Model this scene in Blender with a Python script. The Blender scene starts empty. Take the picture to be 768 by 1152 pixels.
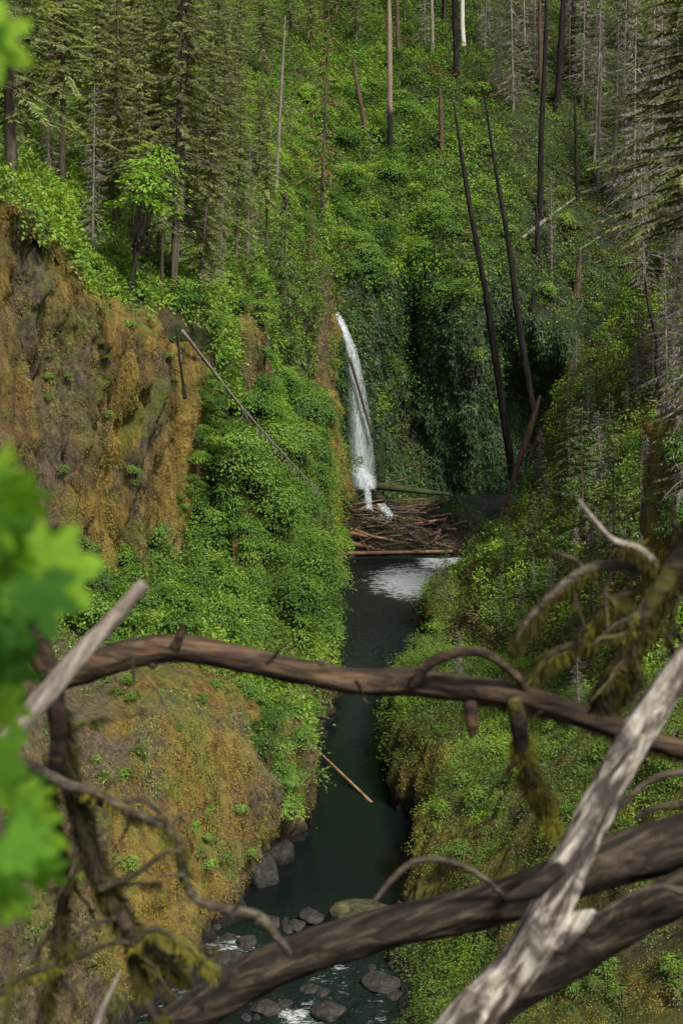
import bpy, math, random
import numpy as np
from mathutils import Vector, Matrix
from mathutils.bvhtree import BVHTree

random.seed(7)
RNG = np.random.default_rng(11)
sc = bpy.context.scene
col = sc.collection
R = math.radians

# ------------------------------------------------------------------ camera
PITCH, CAMZ, FPX = R(13.0), 60.0, 1600.0
CP, SP = math.cos(PITCH), math.sin(PITCH)
cam_d = bpy.data.cameras.new('camera'); cam = bpy.data.objects.new('camera', cam_d); col.objects.link(cam)
cam.location = (0, 0, CAMZ); cam.rotation_euler = (math.pi/2 - PITCH, 0, 0)
cam_d.sensor_fit = 'VERTICAL'; cam_d.sensor_height = 36; cam_d.sensor_width = 24; cam_d.lens = 50
cam_d.clip_start = 0.05; cam_d.clip_end = 3000
cam_d.dof.use_dof = True; cam_d.dof.focus_distance = 190; cam_d.dof.aperture_fstop = 3.6
sc.camera = cam

def ray(px, py):
    sx, sy = (px-384)/FPX, (576-py)/FPX
    return np.array([sx, CP + SP*sy, -SP + CP*sy])
def P(px, py, Y):
    """the world point seen at photo pixel (px,py) that stands Y metres ahead"""
    d = ray(px, py); t = Y/d[1]
    return np.array([d[0]*t, Y, CAMZ + d[2]*t])
def W(px, py, z=0.0):
    d = ray(px, py); t = (z-CAMZ)/d[2]
    return np.array([d[0]*t, d[1]*t, z])
def project(V):
    V = np.asarray(V, float); q = V - np.array([0, 0, CAMZ])
    f = q[..., 1]*CP - q[..., 2]*SP; u = q[..., 1]*SP + q[..., 2]*CP
    f = np.where(f < 0.1, 0.1, f)
    return 384 + q[..., 0]/f*FPX, 576 - u/f*FPX, f

# ------------------------------------------------------------------ noise
_T = RNG.random((64, 64, 64))
def vnoise(p):
    p = np.asarray(p, float); i = np.floor(p).astype(int); f = p - i; f = f*f*(3-2*f); i &= 63; j = (i+1) & 63
    x0, y0, z0 = i[..., 0], i[..., 1], i[..., 2]; x1, y1, z1 = j[..., 0], j[..., 1], j[..., 2]
    fx, fy, fz = f[..., 0], f[..., 1], f[..., 2]
    def L(a, b, t): return a + (b-a)*t
    a = L(L(_T[x0, y0, z0], _T[x1, y0, z0], fx), L(_T[x0, y1, z0], _T[x1, y1, z0], fx), fy)
    b = L(L(_T[x0, y0, z1], _T[x1, y0, z1], fx), L(_T[x0, y1, z1], _T[x1, y1, z1], fx), fy)
    return L(a, b, fz)*2-1
def fbm(p, o=4, g=0.5):
    p = np.asarray(p, float); s = 0; a = 1; t = 0
    for k in range(o):
        s = s + a*vnoise(p*2.03**k + 17.3*k); t += a; a *= g
    return s/t

# ------------------------------------------------------------------ mesh helpers
def mesh_np(name, V, F, mats, tint=None, smooth=False, mi=None, attrs=None):
    V = np.ascontiguousarray(V, np.float32); F = np.ascontiguousarray(F, np.int32)
    me = bpy.data.meshes.new(name); k = F.shape[1]; n = len(F)
    me.vertices.add(len(V)); me.vertices.foreach_set('co', V.ravel())
    me.loops.add(n*k); me.loops.foreach_set('vertex_index', F.ravel())
    me.polygons.add(n); me.polygons.foreach_set('loop_start', np.arange(0, n*k, k, dtype=np.int32))
    try: me.polygons.foreach_set('loop_total', np.full(n, k, np.int32))
    except Exception: pass
    if smooth: me.polygons.foreach_set('use_smooth', np.ones(n, bool))
    for m in (mats if isinstance(mats, (list, tuple)) else [mats]): me.materials.append(m)
    if mi is not None: me.polygons.foreach_set('material_index', np.asarray(mi, np.int32))
    A = dict(attrs or {})
    if tint is not None: A['tint'] = tint
    for kk, vv in A.items():
        a = me.attributes.new(kk, 'FLOAT', 'POINT'); a.data.foreach_set('value', np.ascontiguousarray(vv, np.float32))
    me.update(calc_edges=True)
    return me
def link(name, me, parent=None, label=None, cat=None, group=None, kind=None, loc=None):
    o = bpy.data.objects.new(name, me); col.objects.link(o)
    if parent is not None: o.parent = parent
    if loc is not None: o.location = loc
    tag(o, label, cat, group, kind)
    return o
def tag(o, label=None, cat=None, group=None, kind=None):
    if label: o['label'] = label
    if cat: o['category'] = cat
    if group: o['group'] = group
    if kind: o['kind'] = kind
    return o

class Quads:
    """collects quads (triangles as degenerate-free quads are not used)"""
    def __init__(s): s.V = []; s.F = []; s.T = []; s.M = []; s.n = 0
    def add(s, V, F, t=0.5, m=0):
        V = np.asarray(V, float).reshape(-1, 3); F = np.asarray(F, int)
        s.V.append(V); s.F.append(F+s.n); s.T.append(np.broadcast_to(np.asarray(t, float), (len(V),)).copy()); s.M.append(np.full(len(F), m)); s.n += len(V)
    def mesh(s, name, mats, smooth=False):
        return mesh_np(name, np.concatenate(s.V), np.concatenate(s.F), mats, np.concatenate(s.T), smooth, np.concatenate(s.M))

def unit(v):
    return v/np.maximum(np.linalg.norm(v, axis=-1, keepdims=True), 1e-9)
def leaves(C, A, N, L, Wd, droop=0.15, tint=None):
    """rhombic leaf-sized faces: base C, axis A, normal N"""
    n = len(C); A = unit(A); S = unit(np.cross(N, A)); N = np.cross(A, S)
    L = np.broadcast_to(L, (n,))[:, None]; Wd = np.broadcast_to(Wd, (n,))[:, None]
    v0 = C; v1 = C + A*L*.45 + S*Wd*.5; v2 = C + A*L - N*L*droop; v3 = C + A*L*.45 - S*Wd*.5
    V = np.stack([v0, v1, v2, v3], 1).reshape(-1, 3)
    F = np.arange(4*n).reshape(n, 4)
    t = np.repeat(np.broadcast_to(tint if tint is not None else .5, (n,)), 4)
    return V, F, t

def catmull(pts, n):
    pts = np.asarray(pts, float); m = len(pts)
    u = np.linspace(0, m-1, n); i = np.clip(np.floor(u).astype(int), 0, m-2); f = (u-i)
    ext = np.concatenate([[2*pts[0]-pts[1]], pts, [2*pts[-1]-pts[-2]]])
    f = f.reshape((-1,)+(1,)*(pts.ndim-1))
    p0, p1, p2, p3 = ext[i], ext[i+1], ext[i+2], ext[i+3]
    return .5*((2*p1)+(-p0+p2)*f+(2*p0-5*p1+4*p2-p3)*f*f+(-p0+3*p1-3*p2+p3)*f**3)

def tube(path, rad, sides=8, seed=0, rough=0.0, freq=1.0, cap=True, steps=None, flut=0.0):
    path = np.asarray(path, float); rad = np.asarray(rad, float)
    n = steps or max(4, len(path)*4)
    if len(path) > 2: C = catmull(path, n); r = np.interp(np.linspace(0, 1, n), np.linspace(0, 1, len(rad)), rad)
    else: u = np.linspace(0, 1, n); C = path[0]+(path[1]-path[0])*u[:, None]; r = np.interp(u, np.linspace(0, 1, len(rad)), rad)
    T = unit(np.gradient(C, axis=0)); ref = np.array([0.0, 0, 1]) if abs(T[0][2]) < .8 else np.array([1.0, 0, 0])
    U = np.zeros_like(T); u0 = unit(np.cross(T[0], ref)); U[0] = u0
    for k in range(1, n):
        u0 = u0 - T[k]*np.dot(u0, T[k]); u0 = u0/np.linalg.norm(u0); U[k] = u0
    B = np.cross(T, U); a = np.linspace(0, 2*np.pi, sides, endpoint=False)
    d = U[:, None]*np.cos(a)[None, :, None] + B[:, None]*np.sin(a)[None, :, None]
    rr = np.repeat(r[:, None], sides, 1)
    if rough or flut:
        s = np.cumsum(np.r_[0, np.linalg.norm(np.diff(C, axis=0), axis=1)])
        q = np.stack([np.cos(a)[None]*2+s[:, None]*0, np.sin(a)[None]*2+s[:, None]*0, s[:, None]*freq+a[None]*0], -1)
        rr = rr*(1+rough*fbm(q+seed*7.7, 4)+flut*fbm(np.stack([np.cos(a)[None]*4+s[:, None]*0, np.sin(a)[None]*4+s[:, None]*0, s[:, None]*freq*.25+a[None]*0], -1)+seed, 2))
    if sides >= 16:
        gq = np.stack([np.cos(a)[None]*5+s[:, None]*0, np.sin(a)[None]*5+s[:, None]*0, s[:, None]*2.2+a[None]*0], -1)
        rr = rr*(1-.16*np.clip(np.abs(fbm(gq+seed, 3))*-3+.55, 0, 1)+.05*fbm(gq*np.array([2, 2, 6]), 3))
    V = (C[:, None]+d*rr[..., None]).reshape(-1, 3)
    i, j = np.meshgrid(np.arange(n-1), np.arange(sides), indexing='ij'); j2 = (j+1) % sides
    F = np.stack([i*sides+j, i*sides+j2, (i+1)*sides+j2, (i+1)*sides+j], -1).reshape(-1, 4)
    if cap:   # rounded, slightly sunk ends
        V = np.concatenate([V, C[:1]-T[:1]*r[0]*.25, C[-1:]+T[-1:]*r[-1]*.25]); b, e = n*sides, n*sides+1
        f = []
        for k in range(0, sides, 2):
            k1, k2 = (k+1) % sides, (k+2) % sides
            f.append([b, k2, k1, k]); f.append([e, (n-1)*sides+k, (n-1)*sides+k1, (n-1)*sides+k2])
        F = np.concatenate([F, f])
    return V, F, C, r

# ------------------------------------------------------------------ materials
def new_mat(name):
    m = bpy.data.materials.new(name); m.use_nodes = True; nt = m.node_tree; nt.nodes.clear()
    return m, nt, nt.nodes, nt.links
def ramp(nd, stops, interp='LINEAR'):
    r = nd.new('ShaderNodeValToRGB'); cr = r.color_ramp; cr.interpolation = interp
    cr.elements[0].position = stops[0][0]; cr.elements[0].color = (*stops[0][1], 1)
    cr.elements[1].position = stops[-1][0]; cr.elements[1].color = (*stops[-1][1], 1)
    for p, c in stops[1:-1]:
        e = cr.elements.new(p); e.color = (*c, 1)
    return r
def noise_n(nd, lk, scale, detail=5, rough=.6, vec=None, dist=0):
    n = nd.new('ShaderNodeTexNoise'); n.inputs['Scale'].default_value = scale; n.inputs['Detail'].default_value = detail
    n.inputs['Roughness'].default_value = rough; n.inputs['Distortion'].default_value = dist
    if vec is not None: lk.new(vec, n.inputs['Vector'])
    return n
def mathn(nd, lk, op, a, b=None, clamp=False):
    n = nd.new('ShaderNodeMath'); n.operation = op; n.use_clamp = clamp
    for i, v in enumerate((a, b)):
        if v is None: continue
        if isinstance(v, (int, float)): n.inputs[i].default_value = v
        else: lk.new(v, n.inputs[i])
    return n.outputs[0]
def mixc(nd, lk, fac, a, b, mode='MIX'):
    n = nd.new('ShaderNodeMix'); n.data_type = 'RGBA'; n.blend_type = mode
    if isinstance(fac, (int, float)): n.inputs[0].default_value = fac
    else: lk.new(fac, n.inputs[0])
    for i, v in ((6, a), (7, b)):
        if isinstance(v, tuple): n.inputs[i].default_value = (*v, 1)
        else: lk.new(v, n.inputs[i])
    return n.outputs[2]
def mapping(nd, lk, scale, src='Object'):
    tc = nd.new('ShaderNodeTexCoord'); mp = nd.new('ShaderNodeMapping'); mp.inputs['Scale'].default_value = scale
    lk.new(tc.outputs[src], mp.inputs['Vector']); return mp.outputs[0]

def leaf_mat(name, stops, trans=.35, rough=.55, randamt=.4, spec=.25):
    m, nt, nd, lk = new_mat(name)
    at = nd.new('ShaderNodeAttribute'); at.attribute_name = 'tint'
    oi = nd.new('ShaderNodeObjectInfo')
    f = mathn(nd, lk, 'MULTIPLY_ADD', oi.outputs['Random'], randamt)
    nd[-1].inputs[2].default_value = -randamt/2
    f2 = mathn(nd, lk, 'ADD', at.outputs['Fac'], f, True)
    rp = ramp(nd, stops); lk.new(f2, rp.inputs[0])
    b = nd.new('ShaderNodeBsdfPrincipled'); lk.new(rp.outputs[0], b.inputs['Base Color']); b.inputs['Roughness'].default_value = rough
    b.inputs['Specular IOR Level'].default_value = spec
    tr = nd.new('ShaderNodeBsdfTranslucent'); c2 = mixc(nd, lk, 1.0, rp.outputs[0], (1.25, 1.35, .5), 'MULTIPLY'); lk.new(c2, tr.inputs[0])
    mx = nd.new('ShaderNodeMixShader'); mx.inputs[0].default_value = trans; lk.new(b.outputs[0], mx.inputs[1]); lk.new(tr.outputs[0], mx.inputs[2])
    o = nd.new('ShaderNodeOutputMaterial'); lk.new(mx.outputs[0], o.inputs[0])
    return m
M = {}
M['fern'] = leaf_mat('green undergrowth', [(0, (.12, .08, .04)), (.2, (.13, .115, .035)), (.42, (.07, .115, .025)), (.7, (.11, .20, .03)), (1, (.22, .34, .04))])
M['shrub'] = leaf_mat('shrub leaf', [(0, (.02, .05, .012)), (.4, (.05, .115, .018)), (.7, (.10, .195, .026)), (1, (.20, .30, .04))])
M['brightmaple'] = leaf_mat('bright maple', [(0, (.07, .14, .02)), (.5, (.17, .32, .03)), (1, (.28, .44, .05))], trans=.45)
M['wet'] = leaf_mat('wet cliff fern', [(0, (.03, .04, .018)), (.4, (.035, .075, .024)), (.75, (.06, .125, .035)), (1, (.10, .19, .04))], trans=.2)
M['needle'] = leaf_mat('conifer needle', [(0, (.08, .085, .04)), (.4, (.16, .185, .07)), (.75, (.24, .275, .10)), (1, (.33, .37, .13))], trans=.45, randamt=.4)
M['youngneedle'] = leaf_mat('young conifer needle', [(0, (.03, .05, .022)), (.5, (.07, .115, .045)), (1, (.16, .22, .08))], trans=.3)
M['deadtwig'] = leaf_mat('dead grey twig', [(0, (.06, .05, .04)), (.5, (.15, .135, .11)), (1, (.28, .26, .22))], trans=.08, rough=.9)
M['rust'] = leaf_mat('dead rusty needle', [(0, (.06, .04, .02)), (.5, (.14, .09, .04)), (1, (.22, .15, .07))], trans=.15, rough=.9)
M['clifmoss'] = leaf_mat('golden cliff moss', [(0, (.05, .036, .02)), (.3, (.11, .078, .03)), (.52, (.21, .15, .035)), (.7, (.27, .20, .045)), (.85, (.23, .235, .04)), (1, (.14, .22, .035))], trans=.15, rough=.9)
M['moss'] = leaf_mat('hanging moss', [(0, (.03, .024, .01)), (.5, (.10, .09, .015)), (1, (.30, .27, .035))], trans=.35, rough=.9)

def ground_mat():
    """forest soil and litter"""
    m, nt, nd, lk = new_mat('forest soil'); v = mapping(nd, lk, (1, 1, 1))
    n1 = noise_n(nd, lk, .35, 8, .65, v); n2 = noise_n(nd, lk, 3.0, 6, .7, v)
    r1 = ramp(nd, [(.3, (.025, .02, .012)), (.45, (.07, .05, .026)), (.56, (.03, .045, .014)), (.75, (.02, .035, .01))]); lk.new(n1.outputs[0], r1.inputs[0])
    c = mixc(nd, lk, .6, r1.outputs[0], n2.outputs[0], 'OVERLAY')
    b = nd.new('ShaderNodeBsdfPrincipled'); lk.new(c, b.inputs['Base Color']); b.inputs['Roughness'].default_value = .95; b.inputs['Specular IOR Level'].default_value = .15
    bp = nd.new('ShaderNodeBump'); bp.inputs['Strength'].default_value = .8; bp.inputs['Distance'].default_value = .4; lk.new(n2.outputs[0], bp.inputs['Height']); lk.new(bp.outputs[0], b.inputs['Normal'])
    o = nd.new('ShaderNodeOutputMaterial'); lk.new(b.outputs[0], o.inputs[0]); return m
def cliff_mat(name, rock, dark, mossA, mossB, green, bias=0.0):
    """basalt with streaks of moss running down; a wet dark band just above the river"""
    m, nt, nd, lk = new_mat(name); v = mapping(nd, lk, (1, 1, .16)); v2 = mapping(nd, lk, (1, 1, .55)); v3 = mapping(nd, lk, (1, 1, 1))
    big = noise_n(nd, lk, .13, 6, .6, v2, .4); st = noise_n(nd, lk, .9, 8, .7, v, .3); fine = noise_n(nd, lk, 2.6, 8, .75, v2); gr = noise_n(nd, lk, .22, 5, .6, v3)
    rr = ramp(nd, [(.3, dark), (.62, rock)]); lk.new(fine.outputs[0], rr.inputs[0])
    mr = ramp(nd, [(.3, dark), (.45, mossA), (.62, mossB), (.75, mossA)]); lk.new(st.outputs[0], mr.inputs[0])
    f = ramp(nd, [(.42-bias, (0, 0, 0)), (.54-bias, (1, 1, 1))]); lk.new(big.outputs[0], f.inputs[0])
    at = nd.new('ShaderNodeAttribute'); at.attribute_name = 'moss'
    ff = mathn(nd, lk, 'MULTIPLY', f.outputs[0], at.outputs['Fac'], True)
    c = mixc(nd, lk, ff, rr.outputs[0], mr.outputs[0])
    gf = ramp(nd, [(.5, (0, 0, 0)), (.62, (.8, .8, .8))]); lk.new(gr.outputs[0], gf.inputs[0])
    gg = mathn(nd, lk, 'MULTIPLY', gf.outputs[0], at.outputs['Fac'], True)
    c = mixc(nd, lk, gg, c, green)
    c = mixc(nd, lk, .55, c, fine.outputs[0], 'OVERLAY')
    geo = nd.new('ShaderNodeNewGeometry'); sx = nd.new('ShaderNodeSeparateXYZ'); lk.new(geo.outputs['Position'], sx.inputs[0])
    z2 = mathn(nd, lk, 'MULTIPLY_ADD', fine.outputs[0], 5.0); lk.new(sx.outputs[2], nd[-1].inputs[2])
    wet = nd.new('ShaderNodeMapRange'); wet.inputs[1].default_value = 3.2; wet.inputs[2].default_value = 6.0; wet.inputs[3].default_value = 1; wet.inputs[4].default_value = 0; lk.new(z2, wet.inputs[0])
    c = mixc(nd, lk, wet.outputs[0], c, (.022, .02, .017))
    b = nd.new('ShaderNodeBsdfPrincipled'); lk.new(c, b.inputs['Base Color']); b.inputs['Roughness'].default_value = .88; b.inputs['Specular IOR Level'].default_value = .2
    hs = mathn(nd, lk, 'ADD', fine.outputs[0], st.outputs[0])
    bp = nd.new('ShaderNodeBump'); bp.inputs['Strength'].default_value = 1; bp.inputs['Distance'].default_value = .7; lk.new(hs, bp.inputs['Height']); lk.new(bp.outputs[0], b.inputs['Normal'])
    o = nd.new('ShaderNodeOutputMaterial'); lk.new(b.outputs[0], o.inputs[0]); return m
M['soil'] = ground_mat()
M['ochre'] = cliff_mat('ochre moss cliff', (.165, .13, .09), (.025, .019, .012), (.15, .10, .028), (.29, .215, .05), (.13, .15, .03), .02)
M['greencliff'] = cliff_mat('green wet cliff', (.035, .035, .03), (.010, .012, .010), (.022, .038, .012), (.045, .08, .022), (.03, .06, .018), .08)
M['olive'] = cliff_mat('olive moss cliff', (.085, .07, .045), (.02, .018, .012), (.085, .075, .018), (.15, .14, .03), (.06, .09, .02), .06)

def bark_mat(name, a, b_, c_, scale=(6, 6, .8), bump=.02, rough=.9, mossz=None, s1=3.0, char=None, spec=.25):
    m, nt, nd, lk = new_mat(name); v = mapping(nd, lk, scale)
    n = noise_n(nd, lk, s1, 7, .65, v, .3); n2 = noise_n(nd, lk, s1*4, 5, .7, v)
    r = ramp(nd, [(.3, a), (.5, b_), (.7, c_)]); lk.new(n.outputs[0], r.inputs[0])
    c = mixc(nd, lk, .5, r.outputs[0], n2.outputs[0], 'OVERLAY')
    if char:      # (z0, z1): charcoal below, unburnt wood above
        tc = nd.new('ShaderNodeTexCoord'); sx = nd.new('ShaderNodeSeparateXYZ'); lk.new(tc.outputs['Object'], sx.inputs[0])
        zz = mathn(nd, lk, 'MULTIPLY_ADD', n.outputs[0], 3.0); lk.new(sx.outputs[2], nd[-1].inputs[2])
        mr = nd.new('ShaderNodeMapRange'); mr.inputs[1].default_value = char[0]+1.5; mr.inputs[2].default_value = char[1]+1.5; lk.new(zz, mr.inputs[0])
        c = mixc(nd, lk, mr.outputs[0], (.012, .011, .011), c)
    b = nd.new('ShaderNodeBsdfPrincipled'); lk.new(c, b.inputs['Base Color']); b.inputs['Roughness'].default_value = rough; b.inputs['Specular IOR Level'].default_value = spec
    bp = nd.new('ShaderNodeBump'); bp.inputs['Strength'].default_value = 1; bp.inputs['Distance'].default_value = bump; lk.new(n.outputs[0], bp.inputs['Height']); lk.new(bp.outputs[0], b.inputs['Normal'])
    o = nd.new('ShaderNodeOutputMaterial'); lk.new(b.outputs[0], o.inputs[0]); return m
M['bark'] = bark_mat('conifer bark', (.035, .026, .02), (.08, .062, .048), (.13, .108, .085), (1, 1, .15), .15)
M['darkbark'] = bark_mat('dark conifer bark', (.012, .010, .009), (.028, .022, .019), (.05, .042, .036), (1, 1, .15), .15)
M['burnt'] = bark_mat('burnt trunk', (.006, .0055, .005), (.016, .013, .012), (.042, .034, .028), (1, 1, .12), .15, spec=.1)
M['burntbase'] = bark_mat('half burnt trunk', (.10, .075, .05), (.19, .14, .10), (.27, .21, .16), (1, 1, .12), .15, char=(8, 9.5))
M['greysnag'] = bark_mat('grey snag wood', (.09, .075, .06), (.17, .15, .125), (.26, .24, .21), (1, 1, .12), .12)
M['whitesnag'] = bark_mat('bleached snag wood', (.30, .28, .24), (.45, .43, .39), (.55, .53, .48), (1, 1, .12), .1)
M['redbark'] = bark_mat('reddish trunk', (.03, .019, .013), (.075, .046, .03), (.13, .085, .058), (1, 1, .15), .15)
M['drift'] = bark_mat('driftwood', (.04, .024, .014), (.09, .055, .033), (.16, .10, .062), (1, 1, 1), .1, s1=.8)
M['driftpale'] = bark_mat('peeled driftwood', (.09, .052, .028), (.18, .105, .058), (.28, .175, .105), (1, 1, 1), .05, s1=.8)
M['driftdark'] = bark_mat('wet dark driftwood', (.025, .018, .014), (.05, .035, .026), (.09, .062, .045), (1, 1, 1), .1, s1=.8)
M['mosslog'] = bark_mat('moss grown log', (.014, .014, .007), (.026, .03, .01), (.045, .052, .014), (1, 1, 1), .1, s1=.7)
M['rock'] = bark_mat('river rock', (.012, .012, .011), (.03, .028, .024), (.06, .055, .045), (1, 1, 1), .35, .75, s1=1.6, spec=.15)
M['mossrock'] = bark_mat('moss topped rock', (.02, .019, .015), (.045, .045, .02), (.10, .10, .03), (1, 1, 1), .35, .8, s1=1.2)

# ------------------------------------------------------------------ terrain sheets
SHEETS = {}
BV, BF = [], []
def sheet(name, obj_name, rows, mat, cell=.6, amp=1.0, rib=0.6, fine=.25, mossfun=None, z0=None):
    """a terrain surface through control points; rows run upward, columns along"""
    G = np.array([[p if len(p) == 3 and isinstance(p, np.ndarray) else P(*p) for p in r] for r in rows])
    du = np.linalg.norm(np.diff(G, axis=1), axis=-1).sum(1).max(); dv = np.linalg.norm(np.diff(G, axis=0), axis=-1).sum(0).max()
    nu, nv = int(du/cell)+2, int(dv/cell)+2
    A = catmull(G, nv); A = catmull(A.transpose(1, 0, 2), nu).transpose(1, 0, 2)
    def normals(A):
        n = np.cross(np.gradient(A, axis=1), np.gradient(A, axis=0)); return unit(n)
    N = normals(A)
    Nf = N.copy()
    # make normals face the camera side
    s = np.sign(((np.array([0, 0, CAMZ])-A)*N).sum(-1)); flip = np.median(s) < 0
    if flip: N = -N
    steep = np.clip(1-np.abs(N[..., 2])*1.1, 0, 1)
    D = amp*fbm(A*.09+3.1, 4)*1.6
    D = D + rib*steep*(fbm(A*np.array([.38, .38, .07])+9.2, 4)*1.6 + .7*np.abs(fbm(A*np.array([.16, .16, .03])+2.2, 3)) - .55*np.clip(.12-np.abs(fbm(A*np.array([.3, .3, .06])+5.2, 3)), 0, 1)/.12)
    D = D + fine*(fbm(A*.9+1.7, 3)+steep*fbm(A*np.array([1.5, 1.5, .5]), 2))
    A = A + N*D[..., None]
    N = normals(A); N = -N if flip else N
    i, j = np.meshgrid(np.arange(nv-1), np.arange(nu-1), indexing='ij')
    F = np.stack([i*nu+j, i*nu+j+1, (i+1)*nu+j+1, (i+1)*nu+j], -1).reshape(-1, 4)
    if flip: F = F[:, ::-1]
    V = A.reshape(-1, 3)
    moss = np.ones(len(V)) if mossfun is None else mossfun(V, N.reshape(-1, 3))
    me = mesh_np(name, V, F, mat, smooth=True, attrs={'moss': moss})
    o = link(obj_name, me, kind='structure')
    base = sum(len(v) for v in BV); BV.append(V); BF.append(F+base)
    SHEETS[name] = dict(V=V, N=N.reshape(-1, 3), F=F, A=A)
    return o

def turn(rows, side, steps=((1.0, 5.0), (6.0, 14.0))):
    """adds hidden columns where a spur turns away from the viewer; side +1 = its left edge, towards +x"""
    out = []
    for r in rows:
        w = [P(*p) if not isinstance(p, np.ndarray) else p for p in r]
        e = w[0] if side > 0 else w[-1]
        ex = [e+np.array([side*a, b, 0.0]) for a, b in steps]
        out.append(ex[::-1]+w if side > 0 else w+ex)
    return out
def down(rows, dz=4):
    w = [P(*p) if not isinstance(p, np.ndarray) else p for p in rows[0]]
    return [[p-np.array([0, 0, dz]) for p in w]]+rows

# left bank, lower: ochre cliff above the river with a shrub bench on it
cols = [
 [(-60,1300,74),(-120,1180,73),(-180,1050,73),(-220,930,76),(-260,820,84),(-280,730,96),(-280,650,106)],
 [(90,1200,87),(40,1100,86),(0,980,86),(-40,860,88),(-80,760,96),(-100,690,108),(-100,620,118)],
 [(215,1112,98),(192,1040,98),(150,940,98),(110,850,100),(80,770,108),(60,700,122),(40,630,132)],
 [(262,1012,112),(274,930,110),(262,850,110),(225,775,113),(190,732,122),(160,690,132),(150,620,142)],
 [(306,966,119),(310,900,119),(300,830,121),(275,770,126),(250,720,138),(225,660,150),(200,590,158)],
 [(330,890,133),(338,840,135),(335,790,138),(320,740,145),(300,680,158),(270,600,170),(240,490,178)],
 [(362,795,158),(362,750,160),(354,715,164),(344,680,172),(335,620,182),(310,540,190),(290,440,195)],
 [(366,690,194),(370,652,198),(370,620,203),(368,590,208),(370,540,213),(350,480,218),(330,390,222)],
 [(370,632,224),(374,612,225),(382,590,226),(386,560,228),(391,520,230),(383,450,232),(375,350,236)],
]
rows = [list(r) for r in zip(*cols)]
def ll_moss_shade(V, N):      # shade on the near face painted in: moss thinned to show darker rock colour
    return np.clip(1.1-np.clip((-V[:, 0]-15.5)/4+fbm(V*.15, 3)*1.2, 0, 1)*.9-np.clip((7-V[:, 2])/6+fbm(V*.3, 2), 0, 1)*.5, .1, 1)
sheet('left lower cliff', 'cliff', down(rows), M['ochre'], cell=.35, amp=1.3, rib=2.3, fine=.6, mossfun=ll_moss_shade)

# left bank, upper: the tall ochre cliff
rows = [
 [(-160,700,98),(-120,680,103),(0,670,116),(80,660,128),(140,665,138),(185,640,147),(207,560,153),(225,500,170),(240,480,195)],
 [(-160,560,97),(-120,550,102),(0,545,115),(80,540,127),(140,545,136),(190,540,145),(212,500,151),(232,460,168),(245,450,192)],
 [(-160,430,98),(-120,425,103),(0,425,115),(75,425,126),(135,430,134),(185,440,142),(218,450,150),(238,430,166),(250,430,190)],
 [(-160,300,100),(-120,300,104),(0,310,115),(65,335,125),(125,365,132),(175,385,140),(214,412,148),(236,415,164),(250,420,188)],
 [(-160,215,104),(-120,214,107),(10,226,116),(58,268,125),(108,322,132),(165,350,140),(207,384,148),(232,400,164),(250,415,188)],
]
def lu_moss(V, N):
    px, py, f = project(V)
    q = (V[:, 0]+27)/5.0 + fbm(V*.12, 3)*2.2      # bare grey rock on the outer part of the face
    return np.clip(q+np.clip((V[:, 2]-50)/4, 0, 3)+.12, .05, 1)
sheet('left upper cliff', 'cliff', rows, M['ochre'], cell=.4, amp=1.2, rib=2.4, fine=.6, mossfun=lu_moss)

# forest slope above it
rows = [
 [(-190,240,103),(0,246,116),(60,285,125),(110,334,132),(165,362,141),(205,395,149),(240,450,162),(285,500,184),(335,470,214),(375,400,240)],
 [(-190,190,118),(0,215,123),(60,252,131),(115,310,138),(172,338,146),(215,365,153),(252,380,170),(290,390,190),(340,340,219),(376,345,246)],
 [(-190,160,140),(0,175,150),(60,205,155),(120,255,160),(180,285,166),(225,300,174),(270,305,192),(310,300,210),(350,290,232),(385,280,255)],
 [(-190,110,180),(0,120,185),(60,145,190),(120,170,195),(180,185,203),(225,195,212),(270,200,228),(310,190,245),(350,180,262),(390,170,280)],
 [(-190,20,240),(0,30,245),(60,40,250),(120,50,255),(180,60,265),(225,60,275),(270,60,285),(310,50,295),(350,45,305),(395,40,320)],
 [(-190,-150,330),(0,-150,330),(60,-150,335),(120,-150,340),(180,-150,345),(225,-150,350),(270,-150,355),(310,-150,360),(350,-150,370),(395,-150,380)],
]
sheet('left forest slope', 'hillside', rows, M['soil'], cell=.9, amp=1.2, rib=.5, fine=.3)

# two smaller buttresses between the tall cliff and the fall
rows = [
 [(250,700,158),(262,700,154),(290,700,156),(306,690,166)],
 [(252,450,173),(263,450,170),(290,450,173),(304,450,185)],
 [(258,380,175),(268,375,172),(290,372,175),(300,380,187)],
 [(266,345,180),(272,340,179),(288,340,182),(296,345,190)]]
sheet('reddish buttress', 'cliff', rows, M['ochre'], cell=.5, amp=.6, rib=1.0, fine=.3)
rows = [
 [(326,470,226),(342,470,223),(366,470,227),(376,470,240)],
 [(328,400,227),(343,400,224),(367,400,228),(377,400,241)],
 [(332,330,229),(345,325,226),(366,330,230),(374,335,242)],
 [(340,285,236),(348,280,234),(362,285,238),(368,295,246)]]
sheet('grey buttress', 'cliff', rows, M['ochre'], cell=.5, amp=.6, rib=1.0, fine=.3, mossfun=lambda V, N: np.clip(.45+fbm(V*.2, 3), 0, 1))

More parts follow.
